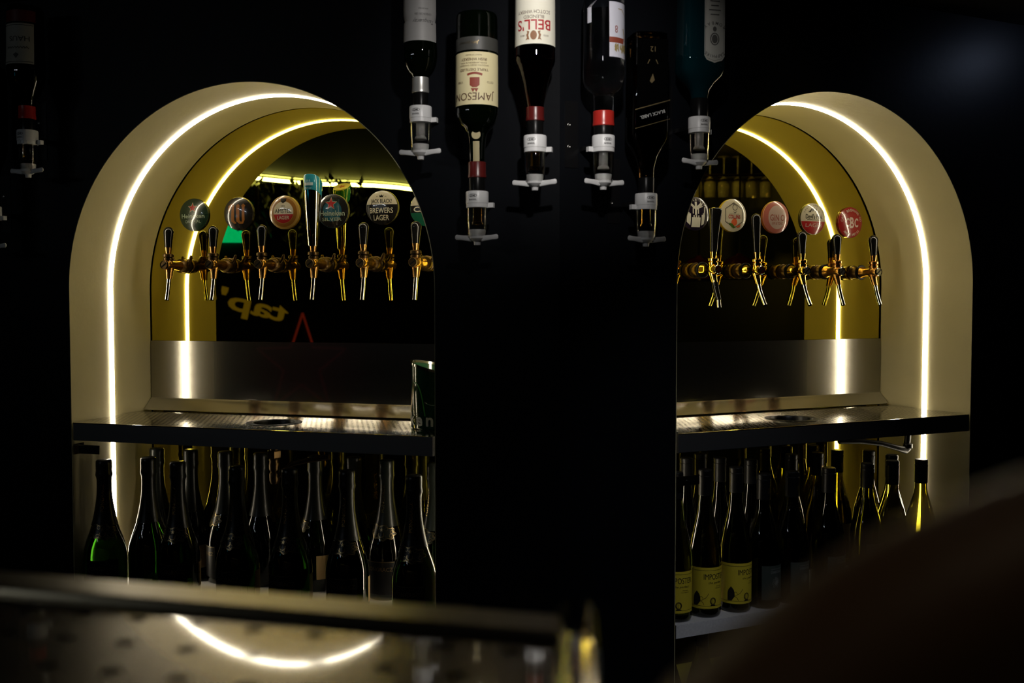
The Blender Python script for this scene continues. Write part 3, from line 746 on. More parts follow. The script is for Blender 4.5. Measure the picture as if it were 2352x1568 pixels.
# ------------------------------------------------------------------ pipes, brackets and the green bucket under or on the trays
t = thing('pipe_fitting', LW.W(*(lambda q: (q[0], .17, 1.106))(LW.pix(630, 1060, .17))), LW.a, 'brass pipe fitting hanging under the left drip tray', 'pipe fitting')
MB().tube([(0, 0, 0), (0, 0, -.045)], .0095, 16).build('pipe', M_DBRASS, t)
MB().lathe([(.016, -.030), (.017, -.032), (.017, -.046), (.016, -.048)], 6).build('nut', M_DBRASS, t, 20)
MB().lathe([(.011, -.048), (.0125, -.052), (.011, -.056), (.0125, -.062), (.0125, -.074), (.009, -.080), (.012, -.084), (.0115, -.100), (.008, -.108)], 20).build('valve', M_DBRASS, t)
MB().tube([(.008, 0, -.092), (.045, 0, -.060), (.085, 0, -.050), (.14, 0, -.040)], .006, 12).build('hose', M_DBRASS, t)
t = thing('elbow_pipe', RW.W(RW.pix(2085, 1020, .16)[0], .16, 1.106), RW.a, 'dark elbow pipe under the right drip tray near the light strip', 'pipe')
MB().tube([(0, 0, 0), (0, 0, -.02), (-.001, 0, -.035), (-.003, 0, -.05)], .0085, 14).build('drop_pipe', M_WELL, t)
MB().lathe([(.010, -.048), (.0125, -.050), (.0125, -.060), (.010, -.062)], 18).build('nut', M_WELL, t)
MB().tube([(0, 0, -.060), (-.008, 0, -.066), (-.03, 0, -.060), (-.08, .01, -.046), (-.14, .02, -.038), (-.20, .03, -.036)], [.010, .010, .0075, .0065, .0065, .0065], 14).build('side_pipe', M_WELL, t)
t = thing('hinge_bracket', RW.W(.2725, .006, 1.045), RW.a, 'small steel bracket beside the pillar edge below the right tray', 'bracket', 'steel brackets under the trays')
MB().box(-.001, .003, 0, .03, -.012, .012).build('plate', M_STEELP, t, 0)
MB().box(.003, .064, .004, .006, -.010, .008).tube([(.004, .005, .009), (.064, .005, .009)], .0012, 6).build('arm', M_STEELP, t)
MB().lathe([(.0022, 0), (.0022, .003), (.001, .0035)], 12, Matrix.Translation((.034, .004, -.001)) @ YM).build('screw', M_RUBBER, t)
dup(t, LW.W(-1.1240, .006, 1.085), LW.a, 'small steel bracket at the left lining below the left tray')
s, y = LW.pixz(1008, 981, TRAY)
t = thing('bucket', LW.W(s, y, TRAY), LW.a, 'dark green bucket with slanted rim at the right edge of the left tray', 'bucket')
R = .060; segs = 64
def slz(x): return .144 - .24 * (x + R)
mb = MB(); rr = []
for r, zz in ((.01, 0), (R - .003, 0), (R, .003), (R, 1.), (R - .0018, 1.), (R - .0025, .006), (.01, .005)):
    rr.append([Vector((r * cos(2 * pi * j / segs), r * sin(2 * pi * j / segs), zz if zz < .9 else slz(r * cos(2 * pi * j / segs)))) for j in range(segs)])
mb.rings(rr, cap=False); mb.build('body', mat('green enamel', (.004, .030, .012), .10, coat=1.), t, 50)
mb = MB(); rr = []
for r, dz in ((R + .0012, -.004), (R + .0012, .001), (R - .003, .001), (R - .003, -.004)):
    rr.append([Vector((r * cos(2 * pi * j / segs), r * sin(2 * pi * j / segs), slz(r * cos(2 * pi * j / segs)) + dz)) for j in range(segs)])
mb.rings(rr, closed=True); mb.build('rim', M_STEELP, t, 50)
mb = MB(); fn = cyl(lambda z: R, .0012)
for i, ch in enumerate('Heineken'):
    a = .02 + (i - 7) * .42; vs, fs, tw = text_data(ch, .03); k_ = .030 / CAPH * (.9 if i else .8)
    mb.add([fn(a * R + (x - tw / 2) * k_, .010 + yv * k_) for x, yv in vs], fs)
mb.build('lettering', mat('grey white letters', (.42, .42, .38), .3), t, 0)
mb = MB(); mb.ribbon([(-.043 + .034 * (u / 12) ** .5 * 1.0, .100 - .070 * (u / 12) ** 1.6) for u in range(13)], .003, cyl(lambda z: R, .0008)); mb.build('swoosh', mat('bright green', (.03, .16, .02), .3), t, 0)

# ------------------------------------------------------------------ inverted spirit bottles in their optics
def make_optic(loc, rz, label, arm=1, tint=None, mark=True):
    """origin: top centre of the white collar; wall lies at local y = +.075"""
    t = thing('spirit_optic', loc, rz, label, 'optic dispenser', 'spirit optics on the walls')
    c = MB(); c.lathe([(.014, .0005), (.0205, 0), (.0215, -.002), (.0215, -.0225), (.0208, -.023), (.0208, -.0305), (.0195, -.031), (.0125, -.031)], 36); col_ = c.build('collar', M_WHITE, t)
    if mark:
        mb = MB(); fn = cyl(lambda z: .0215, .0002)
        mb.ribbon([(-.002 + .008 * cos(a), -.009 + .0028 * sin(a)) for a in [2 * pi * i / 20 for i in range(20)]], .0007, fn, True); text(mb, 'IDMI', -.002, -.009, .009, .0034, fn, .03); text(mb, 'BARREL', -.002, -.0165, .015, .0030, fn, .02)
        mb.build('collar_print', M_BLACKINK, col_, 0)
    MB().lathe([(.0192, -.030), (.0196, -.031), (.0190, -.060), (.0182, -.064), (.0180, -.082), (.0172, -.083), (.0170, -.064), (.0178, -.060), (.0182, -.031)], 32, cap=False).build('chamber', M_CLEAR, t)
    MB().lathe([(.001, -.030), (.0085, -.031), (.0085, -.056), (.0105, -.058), (.0115, -.062), (.001, -.063)], 24).build('measure', tint or M_FROST, t)
    MB().lathe([(.001, -.071), (.0158, -.0715), (.0162, -.073), (.0150, -.088), (.0100, -.093), (.0065, -.0945), (.0060, -.1005), (.001, -.101)], 28).build('valve_base', M_WHITE, t)
    mb = MB()
    for sx in (-1, 1):
        mb.loft([(.010, .0055, .0022, 3), (.030, .0045, .0020, 3), (.040, .0050, .0022, 2.5), (.0425, .003, .0012, 2)], 16, mtx=Matrix.Translation((0, -.004, -.0895)) @ Matrix.Rotation(sx * (pi / 2 + .0) - sx * .10, 4, 'Y'))
    mb.build('wing_bar', M_WHITE, t)
    MB().box(-.030 if arm < 0 else .012, -.018 if arm < 0 else .031, .002, .012, -.030, -.021).build('tab', M_WHITE, t, 0)
    x0 = -.034
    MB().box(x0 - .008, x0 + .020, .0735, .0748, -.052, .075).box(-.010, .010, .020, .0748, -.020, -.012).build('back_plate', M_BLACKG, t, 0)
    for z in (.030, -.012):
        MB().lathe([(.0035, 0), (.0035, .0012), (.0024, .0016), (.0014, .0008), (.0002, .0008)], 16, Matrix.Translation((x0, .0735, z)) @ YM).build('screw', mat('dull screw', (.30, .30, .28), .3, metal=1.), t)
    return t
KX = .822 / 1000
def hang(W, px, py_top_collar, out=.075):
    """collar top centre at this pixel"""
    s, z = W.pix(px, py_top_collar, -out); return s, z
def hbottle(W, px, pyc, phi, label, glass, height, secs, capm, cap_h, cap_r, name='spirit_bottle', square=False):
    """bottle standing on its head: origin at its base (now uppermost); parts built upright"""
    s, z = hang(W, px, pyc)
    t = thing(name, W.W(s, -.075, z + height), 0, label, 'bottle', 'upside down spirit bottles', rot=(0, pi, W.a + phi))
    return t, s, z
def std_caps(t, h, rn, capm, black=True, c0=.055, c1=.025):
    """red or silver ring cap then black collar next to the optic"""
    MB().lathe([(rn + .001, h - c0), (rn + .0018, h - c0 + .001), (rn + .0018, h - c1 - .008), (rn + .0024, h - c1 - .006), (rn + .0024, h - c1 - .001), (rn + .001, h - c1)], 28).build('cap_ring', capm, t, 35)
    MB().lathe([(rn + .0004, h - c1 - .001), (rn + .0008, h - c1), (rn + .0002, h)], 28).build('stopper', M_RUBBER, t)
def lathe_bottle(t, kn, glass, h, ext=.012):
    pr = base_prof(kn[0][1])[:-1] + smooth_prof(kn); rf = prof_r(pr)
    MB().lathe(pr, 44).build('body', glass, t, 60); return rf

# 1 gin bottle with grey label, leftmost of the middle group
t, s, z = hbottle(LW, 966, 245, .16, 'dark upside down bottle with grey label, first left of the cream labelled one', M_GINGREEN, .275, None, None, 0, 0)
h = .275
rf = lathe_bottle(t, [(.006, .0300), (.05, .0305), (.10, .0310), (.118, .0285), (.122, .0305), (.160, .0315), (.175, .0325), (.195, .0300), (.210, .0240), (.220, .0160), (.230, .0135), (h, .0130)], M_GINGREEN, h)
fb = cyl(rf, .0005); fb2 = cyl(rf, .0009)
lab = MB().patch(lambda u, v: fb(-.045 + .09 * u, .075 + .082 * v), 20, 44).build('label', M_LAB_GREY, t)
mb = MB(); text(mb, 'Tanqueray', -.012, .122, .042, .009, fb2, .0, .35); text(mb, 'LONDON DRY GIN', -.012, .108, .032, .004, fb2); text(mb, 'IMPORTED', -.012, .098, .018, .003, fb2); mb.build('label_print', mat('faint ink', (.05, .048, .048), .6), lab, 0)
std_caps(t, h, .0140, mat('silver ring cap', (.42, .42, .40), .35, metal=.6))
make_optic(LW.W(s, -.075, z), LW.a, 'white and clear optic dispenser under the dark grey labelled bottle')
# 2 whiskey bottle with cream label
t, s, z = hbottle(LW, 1096, 440, .20, 'green black upside down whiskey bottle with cream label and red crest', None, .330, None, None, 0, 0); h = .330
rf = lathe_bottle(t, [(.006, .0385), (.05, .0392), (.10, .0398), (.175, .0400), (.190, .0385), (.205, .0330), (.217, .0225), (.228, .0175), (.26, .0150), (h, .0135)], M_GINGREEN, h)
fb = cyl(rf, .0005); fb2 = cyl(rf, .0009)
lab = MB().patch(lambda u, v: fb(-.058 + .116 * u, .078 + .096 * v), 32, 4).build('label', M_LAB_CREAM, t)
mb = MB(); text(mb, 'JAMESON', .002, .160, .082, .0145, fb2, 0, .05); text(mb, 'TRIPLE DISTILLED', .002, .111, .056, .0048, fb2, .008); text(mb, 'SMOOTH IRISH WHISKEY', .002, .103, .058, .0026, fb2); text(mb, 'JOHN JAMESON & SON', .002, .0985, .050, .0026, fb2)
text(mb, 'IRISH WHISKEY', .002, .092, .050, .0052, fb2, .01); text(mb, 'PRODUCT OF IRELAND', .002, .084, .030, .0022, fb2); text(mb, 'ESTD', -.030, .133, .014, .004, fb2); text(mb, '1780', .030, .133, .012, .004, fb2)
mb.build('label_print', M_BROWNINK, lab, 0)
mb = MB(); mb.poly([(-.009, .125), (.009, .125), (.009, .139), (.004, .143), (-.004, .143), (-.009, .139)], fb2); mb.ribbon([(-.014 + .028 * i / 8, .120 - .003 * sin(pi * i / 8)) for i in range(9)], .004, fb2)
mb.poly([(-.007, .145), (-.003, .152), (0, .147), (.003, .152), (.007, .145)], fb2); mb.build('crest', mat('crest red', (.26, .045, .025), .6), lab, 0)
fbn = MB().patch(lambda u, v: fb(-.060 + .12 * u, .050 + .024 * v), 32, 2).build('band_label', mat('dark band label', (.045, .045, .04), .5), t)
mb = MB(); text(mb, 'John Jameson', .012, .062, .040, .006, fb2, 0, .4); mb.build('band_print', M_DIMGOLD, fbn, 0)
mb = MB(); mb.patch(lambda u, v: cyl(rf, .0006)(-.006 + .012 * u, .238 + .040 * v), 6, 6); mb.lathe([(.0085, 0), (.0085, .001), (.0001, .001)], 24, Matrix.Translation((0, -.0178, .226)) @ YM); mb.build('neck_seal', mat('cream neck label', (.40, .34, .18), .6), t)
std_caps(t, h, .0150, mat('dull red cap', (.10, .009, .008), .3))
make_optic(LW.W(s, -.075, z), LW.a, 'white and clear optic dispenser under the cream labelled whiskey bottle', 1, M_AMBERL)
# 3 whisky with ivory label and red lettering
t, s, z = hbottle(LW, 1229, 312, .20, 'upside down whisky bottle with bright ivory label and red lettering', None, .345, None, None, 0, 0); h = .345
rf = lathe_bottle(t, [(.006, .0350), (.05, .0358), (.12, .0366), (.200, .0372), (.213, .0360), (.225, .0310), (.25, .0240), (.275, .0190), (.295, .0160), (h, .0130)], M_WHISKY, h)
fb = cyl(rf, .0005); fb2 = cyl(rf, .0009)
lab = MB().patch(lambda u, v: fb(-.054 + .108 * u, .030 + .155 * v), 32, 6).build('label', M_LAB_IVORY, t)
mb = MB(); text(mb, "BELL'S", .001, .1515, .066, .0190, fb2, .012); mb.build('red_lettering', M_REDINK, lab, 0)
mb = MB(); text(mb, 'BLENDED', .001, .137, .038, .0062, fb2); text(mb, 'SCOTCH WHISKY', .001, .128, .064, .0066, fb2); text(mb, 'ESTD', -.022, .170, .010, .003, fb2); text(mb, '1825', .022, .170, .010, .003, fb2); mb.build('label_print', M_BROWNINK, lab, 0)
mb = MB(); mb.poly([(.001 + .006 * cos(2 * pi * i / 16), .170 + .0085 * sin(2 * pi * i / 16)) for i in range(16)], fb2)
for sx in (-1, 1): mb.poly([(.001 + sx * q, z_) for q, z_ in ((.0075, .1630), (.0125, .1615), (.0115, .1660), (.0135, .1690), (.0120, .1740), (.0145, .1785), (.0105, .1770), (.0075, .1780), (.0095, .1700))], fb2)
mb.build('crest', mat('crest brown', (.28, .13, .06), .6), lab, 0)
std_caps(t, h, .0150, mat('dull red cap', (.10, .009, .008), .3), c0=.052, c1=.026)
make_optic(LW.W(s, -.075, z), LW.a, 'white and clear optic dispenser under the bright ivory labelled bottle', 1, M_AMBERL)
# 4 clear vodka
KY = .0
t, s, z = hbottle(RW, 1386, 312, .42, 'clear upside down bottle with white picture label and red cap', None, .262, None, None, 0, 0); h = .262
rf = lathe_bottle(t, [(.006, .0375), (.05, .0382), (.12, .0386), (.150, .0392), (.165, .0375), (.177, .0300), (.183, .0215), (.190, .0190), (.21, .0185), (h, .0170)], M_CLEARG, h)
fb = cyl(rf, .0005); fb2 = cyl(rf, .0009)
lab = MB().patch(lambda u, v: fb(-.036 + .062 * u, .024 + .100 * v), 20, 2).build('label', M_LAB_WHITE, t)
mb = MB(); mb.ribbon([(-.014, .046), (-.002, .036), (.008, .036)], .0014, fb2); mb.build('sketch', mat('ochre print', (.26, .20, .08), .6), lab, 0)
mb = MB(); mb.ribbon([(-.006, .070), (-.014, .090), (-.018, .104), (-.010, .112)], .003, fb2)
for i in range(34): a = random.random(); mb.poly([(-.016 + .030 * a + .0024 * cos(b), .098 + .016 * random.random() + .0022 * sin(b)) for b in [2 * pi * q / 6 for q in range(6)]], fb2)
mb.build('picture', mat('ochre print', (.26, .20, .08), .6), lab, 0)
mb = MB(); mb.poly([(-.010, .088), (.026, .088), (.026, .098), (-.008, .098)], fb2); text(mb, '8', .012, .074, .006, .014, fb2); mb.build('red_band', mat('brown red print', (.20, .04, .02), .6), lab, 0)
MB().patch(lambda u, v: fb(.060 + .010 * u, .004 + .056 * v), 8, 2).build('back_label', M_LAB_WHITE, t)
std_caps(t, h, .0180, M_REDCAP, c0=.045, c1=.017)
make_optic(RW.W(s, -.075, z), RW.a, 'white and clear optic dispenser under the red capped clear bottle', -1)
# 5 square dark bottle
t, s, z = hbottle(RW, 1484, 445, -.25, 'square black labelled upside down bottle, right of the clear one', None, .300, None, None, 0, 0); h = .300
secs = [(.0, .030, .030, 5), (.003, .034, .034, 5), (.19, .0355, .0355, 5), (.200, .034, .034, 4.5), (.215, .027, .027, 3.5), (.232, .0195, .0195, 2.6), (.250, .0155, .0155, 2.1), (.270, .0145, .0145, 2), (h, .0140, .0140, 2)]
MB().loft(secs, 48).build('body', M_BROWNG, t, 40)
ff = lambda off: (lambda x, z_: Vector((x, -.0357 - off, z_)))
lab = MB(); lab.poly([(-.030, .015), (.030, .015), (.030, .150), (-.030, .132)], ff(.0006)); lab = lab.build('label', mat('matt black label', (.001, .001, .001), .8, spec=0.), t, 0)
mb = MB(); mb.ribbon([(-.034, .128), (.034, .148)], .0016, ff(.0010)); mb.ribbon([(-.034, .163), (.034, .183)], .0010, ff(.0010)); text(mb, '12', 0, .035, .010, .010, ff(.0010)); mb.poly([(0, .080), (.006, .094), (.002, .098), (-.004, .092)], ff(.0010)); mb.ribbon([(-.010, .062), (-.006, .054)], .0014, ff(.001)); mb.ribbon([(.010, .062), (.006, .054)], .0014, ff(.001))
mb.build('gold_print', M_DIMGOLD, lab, 0)
mb = MB(); ct, st = cos(.286), sin(.286)
text(mb, 'BLACK LABEL', 0, 0, .050, .0062, lambda x, z_: Vector((x * ct - z_ * st, -.0367, .156 + x * st + z_ * ct)), .01); mb.build('slanted_lettering', mat('grey ink', (.30, .30, .29), .5), lab, 0)
MB().lathe([(.0150, h - .030), (.0155, h - .029), (.0150, h)], 28).build('stopper', M_RUBBER, t)
make_optic(RW.W(s, -.075, z), RW.a, 'white and clear optic dispenser under the square black labelled bottle', -1, M_AMBERL)
# 6 teal gin
t, s, z = hbottle(RW, 1606, 270, -.2, 'teal glass upside down bottle with tall grey silver label', None, .262, None, None, 0, 0); h = .262
secs = [(.0, .036, .028, 4), (.003, .041, .032, 4), (.150, .044, .034, 4), (.172, .0445, .034, 4), (.184, .040, .031, 3.4), (.198, .027, .024, 2.6), (.210, .019, .018, 2.2), (.222, .0165, .0165, 2), (h, .0160, .0160, 2)]
MB().loft(secs, 48).build('body', M_TEALG, t, 40)
ff = lambda off: (lambda x, z_: Vector((x, -.0348 - off, z_)))
lp = [(-.036, .0), (.006, .0), (.006, .150), (.001, .158), (-.015, .163), (-.031, .158), (-.036, .150)]
lab = MB().poly(lp, ff(.0008)).build('label', mat('silver grey label', (.42, .42, .38), .45), t, 0)
mb = MB(); fk = ff(.0012); mb.ribbon([(x * .90 - .0015, z_ * .96 + .003) for x, z_ in lp], .0006, fk, True)
mb.ribbon([(-.015 + .0085 * cos(a), .118 + .011 * sin(a)) for a in [2 * pi * i / 20 for i in range(20)]], .0022, fk, True); mb.poly([(-.015 + .006 * cos(2 * pi * i / 16), .118 + .0085 * sin(2 * pi * i / 16)) for i in range(16)], fk); mb.poly([(-.015 + .004 * cos(2 * pi * i / 12), .099 + .005 * sin(2 * pi * i / 12)) for i in range(12)], fk)
f_arc = lambda x, z_: fk(x - .015, z_ + .118)
arctext(mb, 'BOMBAY', .030, 230, 310, .0062, f_arc, .01, True); arctext(mb, 'SAPPHIRE', .033, 124, 56, .0062, f_arc, .01)
for i, w in enumerate((.024, .018, .022, .014, .020, .016, .024, .018)): mb.ribbon([(-.015 - w / 2, .012 + i * .0085), (-.015 + w / 2, .012 + i * .0085)], .0022, fk)
mb.build('label_print', mat('dark grey print', (.07, .07, .065), .6), lab, 0)
MB().lathe([(.0165, h - .036), (.0172, h - .035), (.0168, h)], 28).build('stopper', M_RUBBER, t)
make_optic(RW.W(s, -.075, z), RW.a, 'dim clear optic dispenser under the teal bottle')
# 7 + 8 far left
t, s, z = hbottle(LW, 63, 300, .2, 'dim upside down bottle with red band and pale label at the far left', None, .262, None, None, 0, 0); h = .262
kk = 1.13
rf = lathe_bottle(t, [(.006, .036), (.05, .037), (.095, .0375), (.13, .039), (.150, .0375), (.170, .033), (.190, .024), (.203, .018), (.22, .0165), (h, .0145)], M_DARKG, h)
fb = cyl(rf, .0005); fb2 = cyl(rf, .0009)
lab = MB().patch(lambda u, v: fb(-.036 + .072 * u, .042 + .085 * v), 24, 4).build('label', mat('old grey label', (.30, .29, .25), .6), t)
mb = MB(); text(mb, 'HAUS', -.006, .075, .042, .011, fb2); mb.ribbon([(-.026 + .048 * i / 30, .093 + .0022 * sin(i * 1.7)) for i in range(31)], .0012, fb2); mb.poly([(-.006, .108), (.0, .104), (.006, .108), (0, .116)], fb2)
for z_ in (.046, .123): mb.ribbon([(-.034 + .068 * i / 12, z_) for i in range(13)], .001, fb2)
mb.build('label_print', M_BLACKINK, lab, 0)
MB().patch(lambda u, v: fb(-.040 + .08 * u, .014 + .024 * v), 24, 2).build('red_band', mat('dull red cap', (.10, .009, .008), .3), t)
std_caps(t, h, .0155, M_REDCAP, c0=.052, c1=.024)
make_optic(LW.W(s, -.075, z), LW.a, 'dim optic dispenser under the red banded bottle at the far left', 1, M_AMBERL)
t, s, z = hbottle(LW, -21, 474, 0, 'amber upside down bottle cut off by the left picture edge', None, .300, None, None, 0, 0); h = .300
rf = lathe_bottle(t, [(.006, .036), (.05, .037), (.13, .0375), (.170, .0365), (.195, .031), (.22, .022), (.24, .0175), (.26, .0155), (h, .0140)], M_BROWNG, h)
std_caps(t, h, .0150, M_REDCAP)
make_optic(LW.W(s, -.075, z), LW.a, 'optic dispenser cut off by the left picture edge', 1, M_AMBERL)

# ------------------------------------------------------------------ foreground: steel tray on the bar counter and a stool back
def on_z(px, py, z):
    d = ray(px, py); return CAM + d * ((z - CAM.z) / d.z)
ZP = 1.234; ZL = 1.2395
b0 = on_z(0, 1307, ZL); b1 = on_z(1352, 1412, ZL)
ex = (b1 - b0).normalized(); ang = atan2(ex.y, ex.x)
L0 = (b1 - b0).length
t = thing('drip_tray', (b1.x, b1.y, ZP), ang, 'large perforated steel drip tray on the near bar counter, out of focus', 'drip tray')
X0 = -1.15; YB = 0.; YF = -.30; LW_ = .036; EW = .022
mb = MB(); perforated(mb, X0 + LW_, -EW, YF + LW_, YB - LW_, 0, .0375, .0062, .0052); mb.build('grate', M_STEELF, t, -1)
def rail(mb, x0, x1, y0, y1, z0, z1, b=.004):
    mb.loft([(z0, 1, 1, 2)], 4) if False else None
    mb.rings([[Vector(p) for p in ((x0, y0, z0), (x1, y0, z0), (x1, y1, z0), (x0, y1, z0))], [Vector(p) for p in ((x0, y0, z1 - b), (x1, y0, z1 - b), (x1, y1, z1 - b), (x0, y1, z1 - b))],
              [Vector(p) for p in ((x0 + b * .3, y0 + b * .3, z1 - b * .3), (x1 - b * .3, y0 + b * .3, z1 - b * .3), (x1 - b * .3, y1 - b * .3, z1 - b * .3), (x0 + b * .3, y1 - b * .3, z1 - b * .3))],
              [Vector(p) for p in ((x0 + b, y0 + b, z1), (x1 - b, y0 + b, z1), (x1 - b, y1 - b, z1), (x0 + b, y1 - b, z1))]])
mb = MB(); rail(mb, X0, 0, YB - LW_, YB, -.028, ZL - ZP); mb.build('back_ledge', M_STEELR, t, 20)
mb = MB(); rail(mb, X0, 0, YF, YF + LW_, -.028, ZL - ZP); rail(mb, X0, X0 + LW_, YF + LW_, YB - LW_, -.028, ZL - ZP); mb.build('side_ledge', M_STEELR, t, 20)
def tl(wx, wy, z):
    v = Vector((wx - b1.x, wy - b1.y)); return Vector((v.x * cos(ang) + v.y * sin(ang), -v.x * sin(ang) + v.y * cos(ang), z))
edge = [tl(.0662 * wy, wy, .002) for wy in (.575, .50, .42, .34, .30)]
mb = MB(); mb.tube([tl(.0662 * .592, .592, -.006)] + edge, [.006] + [.0115] * 5, 24)
mb.build('end_roll', M_STEELP, t, 60)
mb = MB(); pl = [(-EW, edge[0].y + .004), (-EW, YF + LW_)] + [(q.x - .006, max(q.y, YF + .02)) for q in reversed(edge)]
n = len(pl); mb.add([(x, y, -.0002) for x, y in pl] + [(x, y, -.004) for x, y in pl], [tuple(range(n)), tuple(range(2 * n - 1, n - 1, -1))] + [(i, (i + 1) % n, (i + 1) % n + n, i + n) for i in range(n)]); mb.build('end_plate', M_STEELF, t, 0)
MB().box(X0 + .002, -.002, YF + .002, YB - .002, -.030, -.028).build('pan', M_DARKSTEEL, t, 0)
t = thing('bar_counter', (b1.x, b1.y, 0), ang, 'dark wooden bar counter under the near steel drip tray', 'counter')
MB().box(X0 - .1, -.07, YF + .005, YB + .005, ZP - .070, ZP - .030).build('counter_top', M_WOOD, t, 0)
MB().box(X0 - .08, -.09, YB - .12, YB - .04, 0, ZP - .070).build('front_panel', M_WOOD, t, 0)

t = thing('bar_stool', (.1585, .190, 0), 0, 'dark brown round backed bar stool, very close and blurred at lower right', 'bar stool')
mb = MB(); rr = []; n = 64; RB = .18
for y, k in ((-.020, .001), (-.024, .5), (-.024, .90), (-.018, .97), (0, 1.), (.018, .97), (.024, .90), (.020, .001)):
    rr.append([Vector((RB * k * cos(q), y, 1.217 + RB * k * sin(q))) for q in [2 * pi * i / n for i in range(n)]])
mb.rings(rr); mb.build('backrest', M_LEATHER, t, 60)
MB().loft([(.62, .16, .11, 3), (.63, .18, .13, 3), (.68, .18, .13, 3), (.70, .16, .11, 3)], 40, mtx=Matrix.Translation((0, .15, 0))).build('seat', M_LEATHER, t, 60)
for sx in (-1, 1):
    for sy in (-1, 1):
        MB().tube([(sx * .12, .15 + sy * .08, .62), (sx * .16, .15 + sy * .10, 0)], .014, 12).build('leg', M_WOOD, t)
    MB().tube([(sx * .10, .06, .64), (sx * .10, .0, .80), (sx * .10, 0, 1.10)], .012, 12).build('back_post', M_WOOD, t)

# ------------------------------------------------------------------ the room behind, seen in the mirrors
def mirror_pt(W, px, py, axis, val): return to_plane(W.mirror(px, py), axis, val)
# ceiling light strip
pts = [mirror_pt(LW, x, y, 2, CEIL - .02) for x, y in ((560, 404), (600, 411), (680, 419), (740, 423), (800, 424), (860, 426), (910, 430), (950, 435), (990, 440))]
outs = []
for (x, y) in ((560, 404), (600, 411), (680, 419), (740, 423), (800, 424), (860, 426), (910, 430), (950, 435), (990, 440)):
    d = LW.mirror(x, y)[1]; outs.append(Vector((-d.x, -d.y, 0)).normalized())
t = thing('ceiling_light_strip', pts[4], 0, 'cool white light strip on the ceiling, seen in the left mirror', 'light strip')
q = [p - pts[4] for p in pts]; zz = Vector((0, 0, 1)); m_ = len(q)
mb = MB(); mb.add([p - zz * .008 for p in q] + [p + zz * .009 for p in q], [(i, i + 1, m_ + i + 1, m_ + i) for i in range(m_ - 1)]); mb.build('diffuser', M_LEDW, t, 0)
mb = MB(); mb.rings([[p - o_ * .002 - zz * .018, p - o_ * .030 - zz * .018, p - o_ * .030 + zz * .020, p + o_ * .075 + zz * .020, p + o_ * .075 + zz * .016, p - o_ * .002 + zz * .016] for p, o_ in zip(q, outs)]); mb.build('added_shield', M_BLACKG, t, 0)  # lip and back added to keep the strip's light off the ceiling
# neon star and sign on the west wall
def wall_fn(pA, pB, pC, size, off):
    """maps (0..1, 0..1) onto pixels A (origin) -> B (x) and C (z) on the west wall"""
    a, b, c = [mirror_pt(LW, *p, 0, ROOM_W + off) for p in (pA, pB, pC)]
    return lambda x, z: a + (b - a) * x + (c - a) * z
c_ = mirror_pt(LW, 695, 836, 0, ROOM_W + .0060); sp = []
for i in range(10):
    r = 117 if i % 2 == 0 else 47; a = pi / 2 + i * pi / 5
    sp.append(mirror_pt(LW, 695 + r * .92 * cos(a), 836 - r * sin(a), 0, ROOM_W + .0060))
mb = MB(); fine = []
for i in range(10):
    for j in range(6): fine.append(sp[i].lerp(sp[(i + 1) % 10], j / 6))
fine.append(fine[0]); mb.tube(fine, .0068, 8); o = mb.build('neon_star', mat('red neon', (.5, .05, .05), .4, emit=(.9, .09, .14), estr=.07)); tag(o, 'dim red neon star outline reflected in the left mirror and splashback', 'neon sign')
fn = wall_fn((650, 739), (448, 690), (664, 672), 1, .002)
mb = MB(); text(mb, "tap'd", .5, .32, 1.08, .62, fn, .022); ln = mb.build('wall_lettering', mat('yellow letters added glow', (.5, .36, .04), .5, emit=(.9, .62, .10), estr=.10), None, 0); tag(ln, "yellow slanted wall lettering seen reversed in the left mirror", 'sign')  # painted letters; the dim light on them is put in as a weak glow
gq = [mirror_pt(LW, x, y, 0, ROOM_W) for x, y in ((500, 557), (556, 557), (558, 548), (549, 540), (547, 500), (528, 500))]
mb = MB(); n = len(gq); mb.add(gq + [p + Vector((.03, 0, 0)) for p in gq], [tuple(range(n)), tuple(range(2 * n - 1, n - 1, -1))] + [(i, (i + 1) % n, (i + 1) % n + n, i + n) for i in range(n)])
o = mb.build('green_lamp', mat('green glow', (.02, .5, .25), .4, emit=(.0, .62, .95), estr=1., noise=.5, nscale=40), None, 0); tag(o, 'small bright green lit sign under the black badge, seen in the left mirror', 'sign')
# hanging plants below the strip
def plant(p, n, L, label):
    mb = MB()
    for i in range(n):
        a = random.random() * 2 * pi; r = .10 * sqrt(random.random()); zz = -L * random.random(); b = random.random() * 6.28; s_ = .022 + .022 * random.random()
        m = Matrix.Translation((r * cos(a), r * sin(a), zz)) @ Matrix.Rotation(b, 4, 'Z') @ Matrix.Rotation(.5 + random.random(), 4, 'X')
        mb.add([m @ Vector(q) for q in ((0, 0, 0), (s_ * .45, s_ * .5, .004), (0, s_ * 1.4, 0), (-s_ * .45, s_ * .5, .004))], [(0, 1, 2, 3)])
    t = thing('hanging_plant', p, 0, label, 'plant', 'hanging plants in the mirror')
    mb.build('leaves', mat('plant leaf', (.10, .10, .02), .5), t, 0)
    MB().tube([(0, 0, .0), (0, 0, -L * .6)], .012, 8).build('stem', M_WOOD, t)
for px, py, n, L, lab in ((590, 425, 140, .30, 'leafy plant under the left end of the reflected ceiling strip'), (690, 430, 140, .34, 'leafy plant reflected behind the red and cream badge'), (790, 425, 90, .20, 'leafy plant reflected right of the chrome blade handle')):
    p = mirror_pt(LW, px, py, 2, CEIL - .04); plant(p + (p - CAM).normalized() * .0 + Vector((.10, .10, 0)), n, L, lab)
